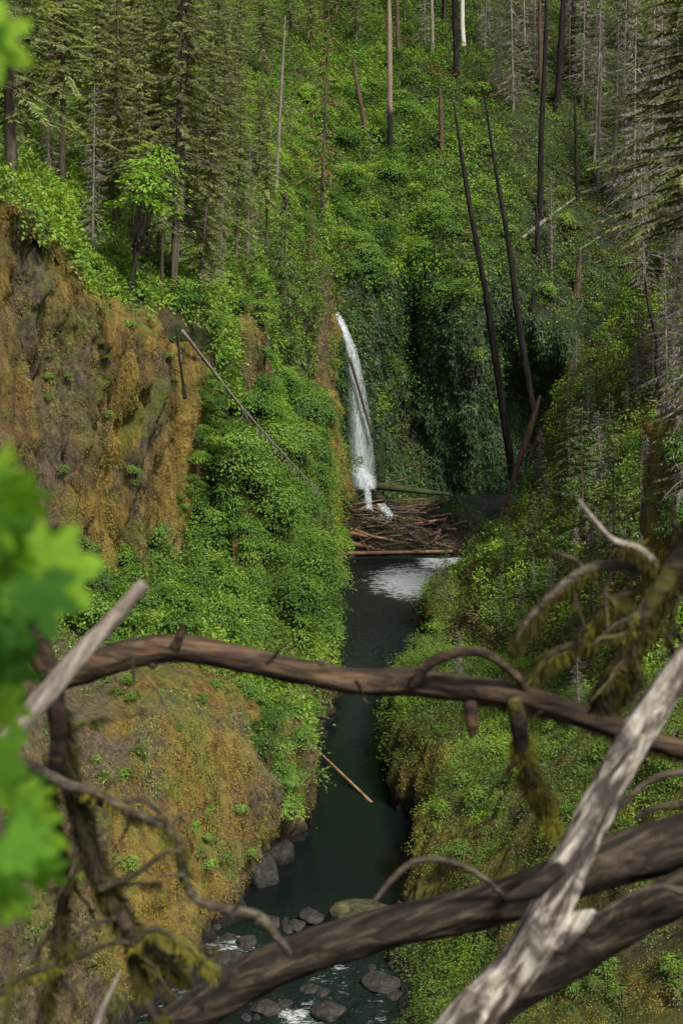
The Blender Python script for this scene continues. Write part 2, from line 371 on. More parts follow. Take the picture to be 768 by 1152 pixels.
# amphitheatre behind the pool and the big hillside above it
rows = [
 [(345,640,226),(392,636,232),(418,610,241),(455,606,249),(495,600,254),(535,605,254),(572,610,263),(610,615,262),(680,620,255),(800,640,250),(1000,680,235)],
 [(352,560,228),(392,560,236),(420,550,244),(455,545,251),(495,540,255),(535,545,253),(572,550,263),(610,550,264),(680,550,256),(800,560,250),(1000,580,240)],
 [(360,450,232),(394,450,240),(422,450,246),(456,445,259),(492,440,252),(530,445,249),(572,450,261),(612,450,260),(680,440,256),(800,450,250),(1000,450,242)],
 [(362,372,236),(388,362,243),(424,360,248),(458,350,265),(492,350,253),(530,350,248),(572,395,256),(620,390,252),(690,370,254),(800,350,252),(1000,340,248)],
 [(360,320,242),(386,305,248),(424,300,252),(459,290,262),(492,290,257),(532,300,253),(578,320,254),(626,320,257),(700,300,260),(810,280,262),(1000,240,262)],
 [(358,250,256),(388,245,258),(424,240,262),(459,235,268),(494,235,266),(536,235,266),(585,235,268),(640,230,272),(715,220,275),(820,190,280),(1000,150,285)],
 [(352,150,282),(390,140,285),(426,130,288),(462,120,290),(500,120,292),(545,120,294),(595,115,296),(650,110,300),(730,100,303),(830,80,310),(1000,40,315)],
 [(345,30,312),(392,20,320),(430,10,325),(466,10,325),(505,10,325),(550,10,325),(600,10,328),(660,0,330),(740,-10,335),(840,-20,340),(1000,-40,345)],
 [(345,-150,370),(392,-150,370),(430,-150,370),(466,-150,370),(505,-150,370),(550,-150,370),(600,-150,370),(660,-150,370),(740,-150,375),(840,-150,380),(1000,-150,385)],
]
sheet('amphitheatre', 'hillside', rows, [M['greencliff']], cell=.8, amp=1.6, rib=1.6, fine=.35)

# bank of the pool under the log jam
rows = [
 [(340,640,221),(400,632,225),(450,629,226),(500,629,226),(560,632,224),(640,640,221)],
 [(340,620,228),(400,609,230.5),(450,600,231),(500,603,231),(560,615,230),(640,625,226)],
 [(350,590,236),(400,584,237),(450,575,239),(500,582,240),(560,598,240),(640,605,235)],
 [(350,560,244),(400,562,246),(450,560,250),(500,562,252),(560,585,256),(640,595,250)],
]
sheet('pool bank', 'bank', rows, M['olive'], cell=.6, amp=.5, rib=.5, fine=.3)

# right bank: long green slope
cols = [
 [(490,706,190),(516,650,191),(556,606,195),(590,558,198),(616,503,201),(638,448,205),(664,398,208),(712,330,212),(760,240,220),(845,110,232)],
 [(496,750,174),(545,690,174),(570,645,178),(605,600,180),(640,545,184),(665,480,188),(700,420,192),(745,350,198),(800,260,205),(880,130,215)],
 [(500,830,152),(545,770,152),(600,710,155),(645,655,158),(690,600,160),(720,540,165),(750,470,170),(790,390,178),(850,290,185),(940,150,195)],
 [(500,930,127),(560,860,128),(620,800,130),(680,740,132),(730,680,136),(770,620,140),(810,550,146),(860,470,152),(930,360,160),(1040,200,170)],
 [(640,1060,93),(700,960,96),(760,870,99),(820,780,103),(870,700,108),(920,630,114),(980,550,120),(1040,470,126),(1120,350,135),(1250,200,145)],
]
rows = [list(r) for r in zip(*cols)]
rows = turn(rows, 1, ((1.5, 6), (10, 16)))
sheet('right slope', 'hillside', down(rows), M['olive'], cell=.6, amp=1.4, rib=1.6, fine=.4)

# right bank: far rounded promontory under the slope
rows = [
 [(474,712,188),(490,718,184),(530,730,180)],
 [(473,695,187),(488,700,183),(530,710,180)],
 [(476,672,188),(492,672,185),(530,685,182)],
 [(486,655,192),(500,652,190),(535,660,188)]]
sheet('far promontory', 'cliff', down(turn(rows, 1)), M['olive'], cell=.4, amp=.5, rib=.6, fine=.25)

# right bank: middle spur and near spur
rows = [
 [(455,768,168),(445,812,153),(440,872,139),(450,905,131),(478,930,126),(520,960,119),(600,1000,108)],
 [(457,765,166),(444,800,151),(437,850,137),(448,872,131),(480,890,126),(530,910,119),(610,940,108)],
 [(462,755,164),(450,778,148),(447,805,138),(458,820,133),(495,830,128),(540,850,122),(620,880,110)],
 [(462,742,166),(455,760,152),(458,775,142),(482,780,138),(520,785,134),(565,800,128),(640,830,116)],
 [(500,722,172),(500,735,160),(510,745,152),(530,745,148),(565,745,143),(610,755,137),(690,790,124)]]
rows = turn(rows, 1, ((2, 8), (10, 20)))
sheet('middle spur', 'cliff', down(rows), M['olive'], cell=.4, amp=.8, rib=1.7, fine=.45)
rows = [
 [(452,1210,86),(520,1240,80),(620,1280,74),(860,1320,66)],
 [(455,1150,93),(530,1160,86),(640,1180,79),(860,1190,70)],
 [(459,1075,101),(540,1080,94),(650,1080,86),(860,1080,76)],
 [(470,1000,107),(550,1000,99),(660,1000,91),(860,990,80)],
 [(484,925,111),(565,925,104),(670,910,96),(860,890,85)],
 [(505,872,116),(585,860,110),(690,830,102),(860,800,90)],
 [(548,828,122),(625,815,118),(720,780,110),(880,740,98)],
 [(600,800,130),(670,780,126),(760,740,118),(900,690,106)]]
rows = turn(rows, 1, ((1.2, 5), (8, 14)))
sheet('near spur', 'cliff', rows, M['olive'], cell=.35, amp=.9, rib=1.6, fine=.45)

# ochre outcrop on the slope
rows = [
 [(734,665,116),(750,668,110),(780,670,106),(840,670,104)],
 [(735,560,117),(751,556,111),(780,556,107),(840,556,105)],
 [(741,480,121),(757,470,114),(785,466,110),(840,466,108)],
 [(752,448,132),(764,446,124),(790,440,118),(840,436,116)]]
sheet('outcrop', 'cliff', turn(rows, 1), M['ochre'], cell=.35, amp=.6, rib=1.4, fine=.35)
# the mountainside goes on rising out of the frame
rows = [[P(px, -135, 372) for px in (-1400, -900, -400, 0, 384, 800, 1200, 1700)],
        [np.array([x, 470, 225+12*math.sin(x*.02)]) for x in (-470, -330, -200, -90, 0, 110, 230, 380)],
        [np.array([x, 600, 350+20*math.sin(x*.013+1)]) for x in (-560, -400, -250, -110, 0, 130, 280, 460)]]
sheet('upper mountainside', 'hillside', rows, M['soil'], cell=5, amp=6, rib=2, fine=0)

V_all = np.concatenate(BV); F_all = np.concatenate(BF)
BVH = BVHTree.FromPolygons([tuple(v) for v in V_all.tolist()], [tuple(f) for f in F_all.tolist()])
def hit(px, py):
    d = ray(px, py); h = BVH.ray_cast(Vector((0, 0, CAMZ)), Vector(d).normalized(), 900)
    if h[0] is None: return None, None
    n = np.array(h[1]);
    if np.dot(n, d) > 0: n = -n
    return np.array(h[0]), n

# ground round the viewpoint, below the frame
rows = [[np.array([x, y, 58.2+.25*math.sin(x*1.3+y)+(0 if y < .6 else -(y-.6)*6)]) for x in (-9, -6, -3, 0, 3, 6, 9)] for y in (-9, -6, -3, -1, .3, .9, 1.8)]
sheet('viewpoint ledge', 'ground', rows, M['soil'], cell=.25, amp=.0, rib=0, fine=.08)

# ------------------------------------------------------------------ ground cover
def sample(sname, dens, margin=130):
    S = SHEETS[sname]; V, F, N = S['V'], S['F'], S['N']
    a, b, c, d = (V[F[:, k]] for k in range(4))
    area = .5*np.linalg.norm(np.cross(c-a, d-b), axis=1)
    n = int(area.sum()*dens); idx = RNG.choice(len(F), n, p=area/area.sum())
    u, v = RNG.random((2, n, 1))
    p = (a[idx]*(1-u)+b[idx]*u)*(1-v)+(d[idx]*(1-u)+c[idx]*u)*v
    nn = unit(N[F[idx, 0]])
    px, py, f = project(p)
    k = (px > -margin) & (px < 768+margin) & (py > -margin) & (py < 1152+margin) & (p[:, 2] > .5)
    k &= ((np.array([0, 0, CAMZ])-p)*nn).sum(1) > -.15*np.linalg.norm(p, axis=1)
    return p[k], nn[k]
def cover(p, n, k, size, wid, rad, tint, tvar=.18, up=.7, droop=.35, jl=.4):
    """k leaves round each point, tints vary by clump"""
    m = len(p); q = np.repeat(p, k, 0); nn = np.repeat(n, k, 0)
    off = RNG.normal(size=(m*k, 3))*np.repeat(np.broadcast_to(rad, (m,)), k)[:, None]*.6
    h = (off*nn).sum(1); off = off+nn*(np.abs(h)-h)[:, None]
    A = unit(off*1.0+RNG.normal(size=(m*k, 3))*.35+nn*.3+np.array([0, 0, -droop*.5]))
    Nn = unit(RNG.normal(size=(m*k, 3))*.24+off*1.1/np.maximum(np.repeat(np.broadcast_to(rad, (m,)), k)[:, None], .1)+np.array([0, 0, up])+nn*(1-up)*.8)
    L = np.repeat(np.broadcast_to(size, (m,)), k)*(1-jl/2+jl*RNG.random(m*k))
    t = np.repeat(np.broadcast_to(tint, (m,))+tvar*.6*RNG.normal(size=m), k)+.04*RNG.normal(size=m*k)
    return leaves(q+off, A, Nn, L, L*wid, droop, np.clip(t, 0, 1))
def hang(p, n, k, L, w, rad, tint, tvar=.2):
    """short blades that hang down a rock face"""
    m = len(p); q = np.repeat(p, k, 0)+RNG.normal(size=(m*k, 3))*rad; nn = np.repeat(n, k, 0)
    A = unit(np.array([0, 0, -1.0])+nn*.55+RNG.normal(size=(m*k, 3))*.22)
    Nn = unit(nn+RNG.normal(size=(m*k, 3))*.2+np.array([0, 0, .4]))
    LL = np.repeat(np.broadcast_to(L, (m,)), k)*(.6+.8*RNG.random(m*k))
    t = np.repeat(np.broadcast_to(tint, (m,))+tvar*.5*RNG.normal(size=m), k)+.03*RNG.normal(size=m*k)
    return leaves(q+nn*.06, A, Nn, LL, LL*w, .1, np.clip(t, 0, 1))

cover_q = Quads(); wet_q = Quads(); cm_q = Quads()
def veg(sname, dens, size, k, tint, thr=-.15, rad=.7, flat=.0, fq=.12, tn=.35, q=cover_q, wid=.55, mask=None, relief=1.5):
    p, n = sample(sname, dens)
    nz = n[:, 2]; ns = fbm(p*fq+5.5, 4)
    keep = ns*1.0+(nz-flat)*.9 > thr
    if mask is not None: keep &= mask(p, n)
    p, n, ns = p[keep], n[keep], ns[keep]
    t2 = .55*fbm(p*.07+31, 3)+.75*fbm(p*.33+12, 2)
    hgt = .05+relief*np.clip(fbm(p*.42+8, 3)*1.6+.25, 0, 1.2)
    V, F, t = cover(p+n*hgt[:, None], n, int(k*1.5), size*.78, wid, rad, tint+tn*t2*1.5, .13)
    q.add(V, F, t)

def notwater(p, n): return p[:, 2] > 1.5
# left bank
veg('left lower cliff', 3.0, .5, 7, .60, thr=.32, mask=lambda p, n: (p[:, 2] > 3+2*fbm(p*.2)) & (p[:, 1] > 122))
veg('left lower cliff', 1.0, .34, 6, .5, thr=.55, mask=lambda p, n: (p[:, 2] > 6))
veg('left upper cliff', 1.2, .35, 6, .55, thr=.62)
veg('left forest slope', 1.4, .55, 8, .66, thr=-.05, fq=.1)
veg('reddish buttress', 1.0, .4, 6, .5, thr=.6)
veg('grey buttress', 1.5, .4, 6, .6, thr=.4)
# back
up_mask = lambda p, n: (p[:, 2] > 44+5*fbm(p*.1+3)) | (n[:, 2] > .45)
wl_mask = lambda p, n: ~up_mask(p, n) & (p[:, 2] > 2)
burnt = lambda p: np.clip((p[:, 0]-22)/14, 0, 1)
veg('amphitheatre', 2.0, .6, 7, .55, thr=.05, rad=.9, mask=lambda p, n: up_mask(p, n) & (RNG.random(len(p)) > .8*burnt(p)), tn=.5, relief=2.0)
veg('amphitheatre', 1.1, .42, 5, .12, thr=-.1, rad=.8, mask=lambda p, n: up_mask(p, n) & (RNG.random(len(p)) < burnt(p)), tn=.25, relief=.4)
veg('amphitheatre', .8, .5, 6, .6, thr=-.1, rad=.6, mask=wl_mask, q=wet_q, tn=.5)
p, n = sample('amphitheatre', 7); g = wl_mask(p, n) & (fbm(p*np.array([.3, .3, .08])+6, 3) > -.35); p, n = p[g], n[g]
V, F, t = hang(p, n, 4, .5, .42, .2, .5+.5*fbm(p*np.array([.35, .35, .06])+40, 3)+.4*fbm(p*.1+3, 2), .08); wet_q.add(V, F, t)
veg('pool bank', 1.0, .4, 5, .35, thr=.7, q=wet_q)
# right
veg('right slope', 2.5, .46, 7, .56, thr=.34, tn=.8, relief=2.0)
veg('right slope', 1.8, .36, 6, .14, thr=.0, tn=.3, relief=.3)
veg('middle spur', 6.0, .26, 7, .55, thr=.42, tn=.45)
veg('near spur', 8, .19, 7, .55, thr=.42, tn=.45, rad=.5, relief=.7)
veg('far promontory', 5, .3, 6, .5, thr=.4)
link('undergrowth', cover_q.mesh('undergrowth', M['fern']), kind='stuff', label='leafy green undergrowth covering the gorge slopes')
link('hanging_ferns', wet_q.mesh('hanging ferns', M['wet']), kind='stuff', label='dark green ferns hanging on the wet walls round the fall')
# moss on the faces
for nm, de, L, t0, qn in (('left upper cliff', 14.0, .11, .48, cm_q), ('left lower cliff', 30.0, .09, .70, cm_q), ('reddish buttress', 10, .2, .22, cm_q), ('grey buttress', 6, .2, .30, cm_q),
                      ('middle spur', 26, .14, .72, cm_q), ('near spur', 34, .11, .66, cm_q), ('far promontory', 12, .2, .75, cm_q), ('outcrop', 24, .14, .6, cm_q), ('right slope', 1.6, .34, .6, cm_q)):
    p, n = sample(nm, de)
    g = (n[:, 2] < .75) & (fbm(p*np.array([.3, .3, .1])+4, 3) > -.2) & (p[:, 2] > 2.5+2*fbm(p*.3))
    if nm == 'left upper cliff': g &= RNG.random(len(p)) < lu_moss(p, n)
    if nm == 'left lower cliff': g &= RNG.random(len(p)) < ll_moss_shade(p, n)
    p, n = p[g], n[g]
    V, F, t = hang(p, n, 3, L, .6, .10, t0+.5*fbm(p*np.array([.13,.13,.07])+40, 3)+.5*fbm(p*np.array([.9,.9,.2])+4, 2), .05); cm_q.add(V, F, t)
link('cliff_moss', cm_q.mesh('cliff moss', M['clifmoss']), kind='stuff', label='golden and olive moss tufts clinging to the cliff faces')

# ------------------------------------------------------------------ tree templates
def conifer(seed, H=32.0, c0=.3, Rad=3.6, nb=120, kind='green', rt=.42, dens=7.0, leafL=.62):
    rg = np.random.default_rng(seed); tr = Quads(); cr = Quads()
    lean = rg.normal(size=2)*.25
    path = [(0, 0, -2.2), (0, 0, 0), (lean[0]*.4, lean[1]*.4, H*.35), (lean[0], lean[1], H*.7), (lean[0]*.8, lean[1]*1.1, H)]
    V, F, C, r = tube(path, [rt*1.35, rt*1.05, rt*.72, rt*.4, .03], 8, seed, .12, .3, steps=24); tr.add(V, F)
    Cz = C[:, 2]
    Cs, As, Ns, Ls, Ts = [], [], [], [], []
    for i in range(nb):
        u = ((i+rg.random())/nb)**1.05; h = H*(c0+(1-c0)*u*.985)
        ln = (Rad*(1-u)**.7*(.3+.85*rg.random())+.25)
        if kind == 'dead': ln *= (.5+.8*rg.random())
        if u < .12: ln *= .6+.5*rg.random()
        az = i*2.39996+rg.normal()*.35; d = np.array([math.cos(az), math.sin(az), 0])
        rise = .10*ln*(u*2-.7)+rg.normal()*.10*ln; dr = (.05+.16*rg.random())*(1.3-u)
        tt = np.linspace(0, 1, 5); cx = np.interp(h, Cz, C[:, 0]); cy = np.interp(h, Cz, C[:, 1])
        pts = np.stack([cx+d[0]*ln*tt, cy+d[1]*ln*tt, h+rise*tt*2-dr*ln*tt**2*1.6], 1)
        V, F, _, _ = tube(pts, [max(.02, ln*.016), .012], 3, i, steps=5, cap=False); tr.add(V, F)
        m = int(ln*dens)+3
        t = .12+.88*rg.random(m)**.8
        q = np.stack([np.interp(t, tt, pts[:, k]) for k in range(3)], 1)
        sgn = np.where(rg.random(m) < .5, -1, 1); ang = sgn*(.65+.35*rg.random(m))
        if kind == 'dead':
            A = np.stack([np.cos(az+ang), np.sin(az+ang), -.35-.6*rg.random(m)], 1); L = (.35+.55*rg.random(m))*(1.15-t)*1.3; w = .09
        else:
            A = np.stack([np.cos(az+ang), np.sin(az+ang), -.18-.35*rg.random(m)], 1); L = leafL*(1.2-t*.6)*(.6+.7*rg.random(m)); w = .20
        Nn = np.stack([rg.normal(size=m)*.75, rg.normal(size=m)*.75, .55+.3*rg.random(m)], 1)
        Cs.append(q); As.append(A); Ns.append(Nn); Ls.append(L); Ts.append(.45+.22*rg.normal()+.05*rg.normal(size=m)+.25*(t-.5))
    Cs, As, Ns, Ls, Ts = map(np.concatenate, (Cs, As, Ns, Ls, Ts))
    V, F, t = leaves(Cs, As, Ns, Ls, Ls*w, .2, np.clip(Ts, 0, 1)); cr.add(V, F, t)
    if c0 > .2:          # dead lower limbs
        for i in range(18):
            h = H*(.12+(c0-.08)*rg.random()); az = rg.random()*6.28; ln = .6+1.6*rg.random()
            V, F, _, _ = tube([(0, 0, h), (math.cos(az)*ln, math.sin(az)*ln, h-.25*ln)], [.035, .01], 3, i, steps=3, cap=False); tr.add(V, F)
    return tr, cr
def bush(seed, Rad=2.2, Hh=2.4, nl=26, per=60, size=.36, wid=.55, tall=False, lift=0):
    """leaf boughs spread through a dome: layered, with gaps"""
    rg = np.random.default_rng(seed); cr = Quads(); tr = Quads()
    for i in range(nl):
        a = rg.random()*6.283; e = rg.random()**.7; rr = Rad*(.35+.65*rg.random())*math.sqrt(max(.05, 1-e*e*.8)); z = Hh*e*(.75+.3*rg.random())+(Hh*.5 if tall else .15)+lift
        c = np.array([math.cos(a)*rr, math.sin(a)*rr, z]); s = (.45+.45*rg.random())*Rad*.42
        off = rg.normal(size=(per, 3))*np.array([s, s, s*.2]); out = unit(np.array([c[0], c[1], .2])[None])
        off[:, 2] -= .22*(off[:, :2]*out[:, :2]).sum(1)+.10*(off[:, :2]**2).sum(1)/max(s, .1)
        A = unit(off*np.array([1, 1, .3])+out*s*.6+rg.normal(size=(per, 3))*.25*s+np.array([0, 0, -.25*s]))
        Nn = unit(rg.normal(size=(per, 3))*.26+np.array([0, 0, .9])+out*.5+off/s*.25)
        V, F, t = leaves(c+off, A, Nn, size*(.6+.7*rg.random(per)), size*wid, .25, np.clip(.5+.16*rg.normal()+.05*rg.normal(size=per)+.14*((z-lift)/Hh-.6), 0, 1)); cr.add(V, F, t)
        st = (0, 0, -.5) if not tall else (0, 0, Hh*.25+lift*.9)
        V, F, _, _ = tube([st, c*np.array([.45, .45, .5])+np.array([0, 0, .1]), c], [.07*Rad/2.2, .045, .012], 4, i, steps=6, cap=False); tr.add(V, F)
    if tall:
        V, F, _, _ = tube([(0, 0, -.6), (.15, .1, Hh*.3+lift*.6), (0, .1, Hh*.8+lift), (.1, 0, Hh*1.2+lift)], [.17, .13, .08, .03], 7, seed, .1, .5); tr.add(V, F)
    return tr, cr
TPL = {}
def tpl(key, pair, tm, cm): TPL[key] = (pair[0].mesh(key+' trunk', tm, True), pair[1].mesh(key+' crown', cm))
for k in range(3): tpl('fir%d' % k, conifer(20+k, 34, .16+.08*k, 5.8+.5*k, 200, dens=17, leafL=.62, rt=.34), M['bark'], M['needle'])
for k in range(2): tpl('thin%d' % k, conifer(30+k, 30, .25+.12*k, 4.6, 140, dens=16, rt=.3), M['bark'], M['needle'])
for k in range(3): tpl('dead%d' % k, conifer(40+k, 26, .08, 3.2+.3*k, 170, 'dead', .24, 12), M['greysnag'], M['deadtwig'])
for k in range(2): tpl('young%d' % k, conifer(50+k, 11, .06, 2.6, 80, rt=.13, dens=15, leafL=.42), M['bark'], M['youngneedle'])
tpl('rust0', conifer(60, 22, .1, 2.4, 90, rt=.2, dens=7), M['bark'], M['rust'])
for k in range(4): tpl('bush%d' % k, bush(70+k, 2.1+.3*(k % 2), 2.2+.5*k, 20, 120, .30), M['darkbark'], M['shrub'])
for k in range(2): tpl('maple%d' % k, bush(80+k, 2.9, 4.2, 42, 95, .34, tall=True), M['darkbark'], M['shrub'])
tpl('slim0', bush(85, 2.5, 6.6, 34, 46, .40, tall=True, lift=4.5), M['darkbark'], M['brightmaple'])
for k in range(2): tpl('sprig%d' % k, bush(90+k, 1.0, 1.1, 9, 46, .26), M['darkbark'], M['fern'])

def plant(key, base, scale, name, label, cat, group, axis=None, wide=1.0, rz=None, crown='crown', trunk='trunk'):
    e = bpy.data.objects.new(name, None); col.objects.link(e); e.location = base; e.empty_display_size = .5
    rz = random.random()*6.28 if rz is None else rz
    q = Matrix.Rotation(rz, 4, 'Z')
    if axis is not None: q = Vector((0, 0, 1)).rotation_difference(Vector(axis)).to_matrix().to_4x4() @ q
    e.rotation_euler = q.to_euler(); e.scale = (scale*wide, scale*wide, scale)
    tag(e, label, cat, group)
    link(trunk, TPL[key][0], e); link(crown, TPL[key][1], e)
    return e
HT = {'fir': 34, 'thi': 30, 'dea': 26, 'you': 11, 'rus': 22}
def tree_px(key, b, t, name, label, cat='tree', group=None, wide=1.0):
    """a tree whose foot is seen at pixel b and whose tip would be seen at pixel t"""
    p, n = hit(*b)
    if p is None: return None
    top = P(t[0], t[1], p[1]); ax = top-p; L = float(np.linalg.norm(ax))
    s = L/HT[key[:3]]
    return plant(key, p-np.array([0, 0, .3]), s, name, label, cat, group, ax/L, wide)

# --- forest above the ochre cliff
G1 = 'conifers of the forest above the ochre cliff'
L1 = 'tall thin trunked conifer with olive boughs in the forest above the ochre cliff'
tree_px('fir0', (14,208), (2,-330), 'conifer_tree', 'very thick dark conifer trunk at the brink of the ochre cliff, stoutest of the forest', wide=1.5)
tree_px('fir1', (195,335), (213,-150), 'conifer_tree', 'tall straight dark trunked conifer by the bright maple, widest trunk near the cliff edge')
tree_px('thin0', (221,365), (246,95), 'conifer_tree', 'conifer leaning uphill with its foot at the very end of the tall cliff edge', wide=1.15)
tree_px('young1', (318,452), (323,212), 'conifer_tree', 'slim dark conifer standing alone between the reddish and the grey buttress', wide=.62)
lst = [((70,215),(66,-150),'fir2'),((90,238),(95,-120),'thin1'),((128,275),(132,-60),'fir0'),((150,325),(165,40),'thin0'),((178,300),(182,10),'fir1'),
 ((168,292),(160,-40),'thin1'),((238,310),(240,20),'fir2'),((265,305),(268,90),'thin0'),((208,255),(215,-60),'fir0'),((110,235),(108,-90),'fir1'),((45,210),(40,-160),'fir1'),
 ((140,245),(146,-60),'fir2'),((250,245),(255,0),'fir1'),((286,265),(292,60),'fir0'),((300,300),(300,120),'thin1'),((182,330),(184,120),'thin1'),((0,200),(-10,-140),'fir2'),((230,355),(236,190),'thin0'),
 ((30,165),(30,-120),'thin0'),((80,165),(84,-70),'fir0'),((120,185),(118,-40),'thin1'),((165,200),(168,-30),'fir2'),((195,205),(198,10),'thin0'),((225,205),(222,0),'fir0'),((262,190),(266,10),'thin1'),((284,180),(282,20),'fir2'),
 ((20,110),(18,-130),'fir1'),((60,115),(62,-100),'fir2'),((100,120),(104,-90),'fir0'),((145,130),(146,-70),'fir1'),((185,135),(186,-60),'thin0'),((215,130),(214,-50),'fir2'),((245,125),(248,-50),'fir1'),((270,110),(270,-40),'thin0'),
 ((40,60),(40,-150),'fir0'),((110,70),(112,-120),'fir2'),((170,75),(168,-110),'fir1'),((235,70),(238,-100),'fir0'),((295,90),(297,-40),'fir1'),((290,215),(296,95),'fir1'),((272,235),(276,110),'fir2')]
for i, (b, t, k) in enumerate(lst):
    if i % 3 != 1 or b[1] > 290: tree_px(k, b, t, 'conifer_tree', L1, group=G1, wide=random.uniform(.9, 1.25))
L2 = 'dead leafless conifer with grey twigs in the forest above the ochre cliff'
for b, t, k in [((104,290),(108,90),'dead0'),((55,205),(52,20),'dead1'),((200,300),(203,100),'dead2'),((246,330),(250,190),'dead0'),((160,250),(150,60),'dead1'),((120,210),(125,20),'dead2'),((278,300),(280,150),'dead1'),((15,190),(25,10),'dead2')]:
    tree_px(k, b, t, 'dead_conifer', L2, group='dead conifers of the forest above the ochre cliff', wide=1.1)

# --- big hillside and right slope
G3 = 'dead grey conifers on the burnt hillside'; L3 = 'dead grey feathery conifer standing on the burnt hillside'
for b, t, k in [((577,125),(575,-60),'dead0'),((600,100),(601,-70),'dead1'),((560,110),(561,-20),'dead2'),((478,60),(478,-70),'dead0'),((590,60),(588,-90),'dead1'),((655,120),(656,-50),'dead2'),((668,180),(672,10),'dead0'),((690,230),(694,20),'dead1'),((675,100),(678,-60),'dead1'),
 ((712,250),(716,-10),'dead2'),((730,280),(733,10),'dead0'),((700,150),(702,-60),'dead2'),((745,200),(748,-60),'dead1'),((760,300),(765,20),'dead2'),((735,130),(736,-70),'dead0'),((640,60),(641,-60),'dead0'),((545,60),(546,-60),'dead1'),((620,300),(622,190),'dead0'),((725,340),(722,130),'dead1'),((755,400),(760,150),'dead0'),
 ((775,500),(780,200),'dead2'),((750,470),(748,280),'dead2'),((770,620),(772,330),'dead1')]:
    tree_px(k, b, t, 'dead_conifer', L3, group=G3, wide=1.15)
G4 = 'conifers at the top of the big hillside'; L4 = 'green conifer growing at the top of the big hillside'
for b, t, k in [((700,60),(703,-130),'fir0'),((740,70),(744,-120),'fir1'),((610,40),(611,-110),'fir1'),((660,40),(661,-120),'fir0'),((765,120),(770,-90),'fir2'),((380,40),(380,-90),'fir1'),((400,60),(402,-70),'thin0'),((350,60),(348,-80),'fir0'),((325,70),(326,-60),'fir2'),((455,30),(456,-90),'thin0'),((500,40),(500,-90),'thin1'),((640,90),(642,-40),'young0'),((535,50),(536,-60),'thin1')]:
    tree_px(k, b, t, 'conifer_tree', L4, group=G4, wide=.9)
tree_px('fir2', (800,420), (772,-140), 'conifer_tree', 'large green conifer reaching in at the frame edge above the pale dead trees', wide=1.4)
tree_px('rust0', (361,252), (368,-40), 'conifer_tree', 'brownish sparse conifer above the grey buttress left of the fall', wide=.9)
tree_px('rust0', (345,315), (350,215), 'conifer_tree', 'small rusty dying conifer leaning over the grey buttress', wide=1.1)
G5 = 'young conifers on the slope across the river'; L5 = 'young feathery green conifer on the slope across the river from the ochre cliff'
for b, t, k, w in [((655,600),(657,470),'young0',1.0),((640,560),(640,440),'young1',.9),((600,640),(600,560),'young1',.9),((570,650),(571,585),'young0',.9),((690,650),(693,520),'young0',1),((720,640),(722,500),'young1',1),((665,720),(665,600),'young1',.9),((620,700),(622,610),'young0',.9),
 ((740,720),(742,590),'young0',1),((700,760),(704,640),'young1',.9),((585,735),(585,655),'young0',.9),((560,720),(561,650),'young1',.9),((645,780),(645,680),'young1',.8),((500,655),(500,610),'young0',1.1),((760,560),(760,440),'young1',1.0),((685,540),(685,450),'young1',1),((715,450),(716,350),'young0',.9),
 ((610,590),(612,520),'young0',.9),((750,800),(752,690),'young0',.9),((492,668),(490,636),'young1',1.3)]:
    tree_px(k, b, (t[0], t[1]-(b[1]-t[1])*.12), 'young_conifer', L5, group=G5, wide=w*1.1)

rd_ = random.Random(12)
for i in range(26):
    py = rd_.uniform(430, 860); lo = np.interp(py, [430,560,650,760,880], [650,590,520,490,520]); px = rd_.uniform(lo, 768); hh = rd_.uniform(35, 95)
    tree_px('dead%d' % rd_.randrange(3), (px, py), (px+rd_.uniform(-5, 5), py-hh), 'dead_sapling', 'small dead grey sapling on the slope across the river', group='dead saplings on the slope across the river', wide=rd_.uniform(1.2, 2.0))
# --- broadleaf shrubs and small maples
def shrub_px(key, px, py, s, label, group, name='leafy_shrub', cat='shrub'):
    p, n = hit(px, py)
    if p is None: return
    plant(key, p-np.array([0, 0, .2]), s, name, label, cat, group, axis=(n[0]*.35, n[1]*.35, 1), crown='foliage', trunk='stem')
G6 = 'shrubs on the bank below the ochre cliff'; L6 = 'bushy bright green shrub on the steep bank between the ochre cliff and the river'
rs = random.Random(5)
band = [  # (px, py_top, py_bottom) of the shrub band
 (75,640,715),(110,655,730),(145,640,735),(180,615,735),(215,560,735),(245,500,735),(270,470,735),(300,450,740),(325,440,740),(345,450,730),(358,470,720)]
for px, y0, y1 in band:
    y = y0
    while y < y1:
        shrub_px('bush%d' % rs.randrange(4), px+rs.uniform(-13, 13), y, rs.uniform(.75, 1.15), L6, G6); y += rs.uniform(22, 34)
for px, py in [(330,700),(345,675),(355,640),(300,600),(280,560),(320,560),(345,590),(330,520),(300,520),(260,540),(340,480)]:
    shrub_px('maple%d' % rs.randrange(2), px, py, rs.uniform(.85, 1.15), 'small spreading maple rising above the shrubs on the bank below the ochre cliff', 'small maples on the bank below the ochre cliff', 'maple_tree', 'tree')
rz_ = random.Random(77)
for i in range(26):
    shrub_px('sprig%d' % rz_.randrange(2), rz_.uniform(85, 285), 760+rz_.random()**1.5*230, rz_.uniform(.35, .75), 'small green tuft growing on the mossy face of the lower ochre cliff', 'tufts on the face of the lower ochre cliff', 'small_shrub')
for i in range(30):
    shrub_px('sprig%d' % rz_.randrange(2), rz_.uniform(500, 768), rz_.uniform(900, 1150), rz_.uniform(.4, .9), 'leafy green shrub on the near spur across the river', 'shrubs on the near spur across the river', 'small_shrub')
for i in range(26):
    shrub_px('sprig%d' % rz_.randrange(2), rz_.uniform(20, 215), rz_.uniform(250, 600), rz_.uniform(.3, .6), 'small plant rooted in the face of the tall ochre cliff', 'plants on the face of the tall ochre cliff', 'small_shrub')
G7 = 'shrubs on the lower cliff by the water'; L7 = 'green shrub growing on the lower ochre cliff just above the dark water'
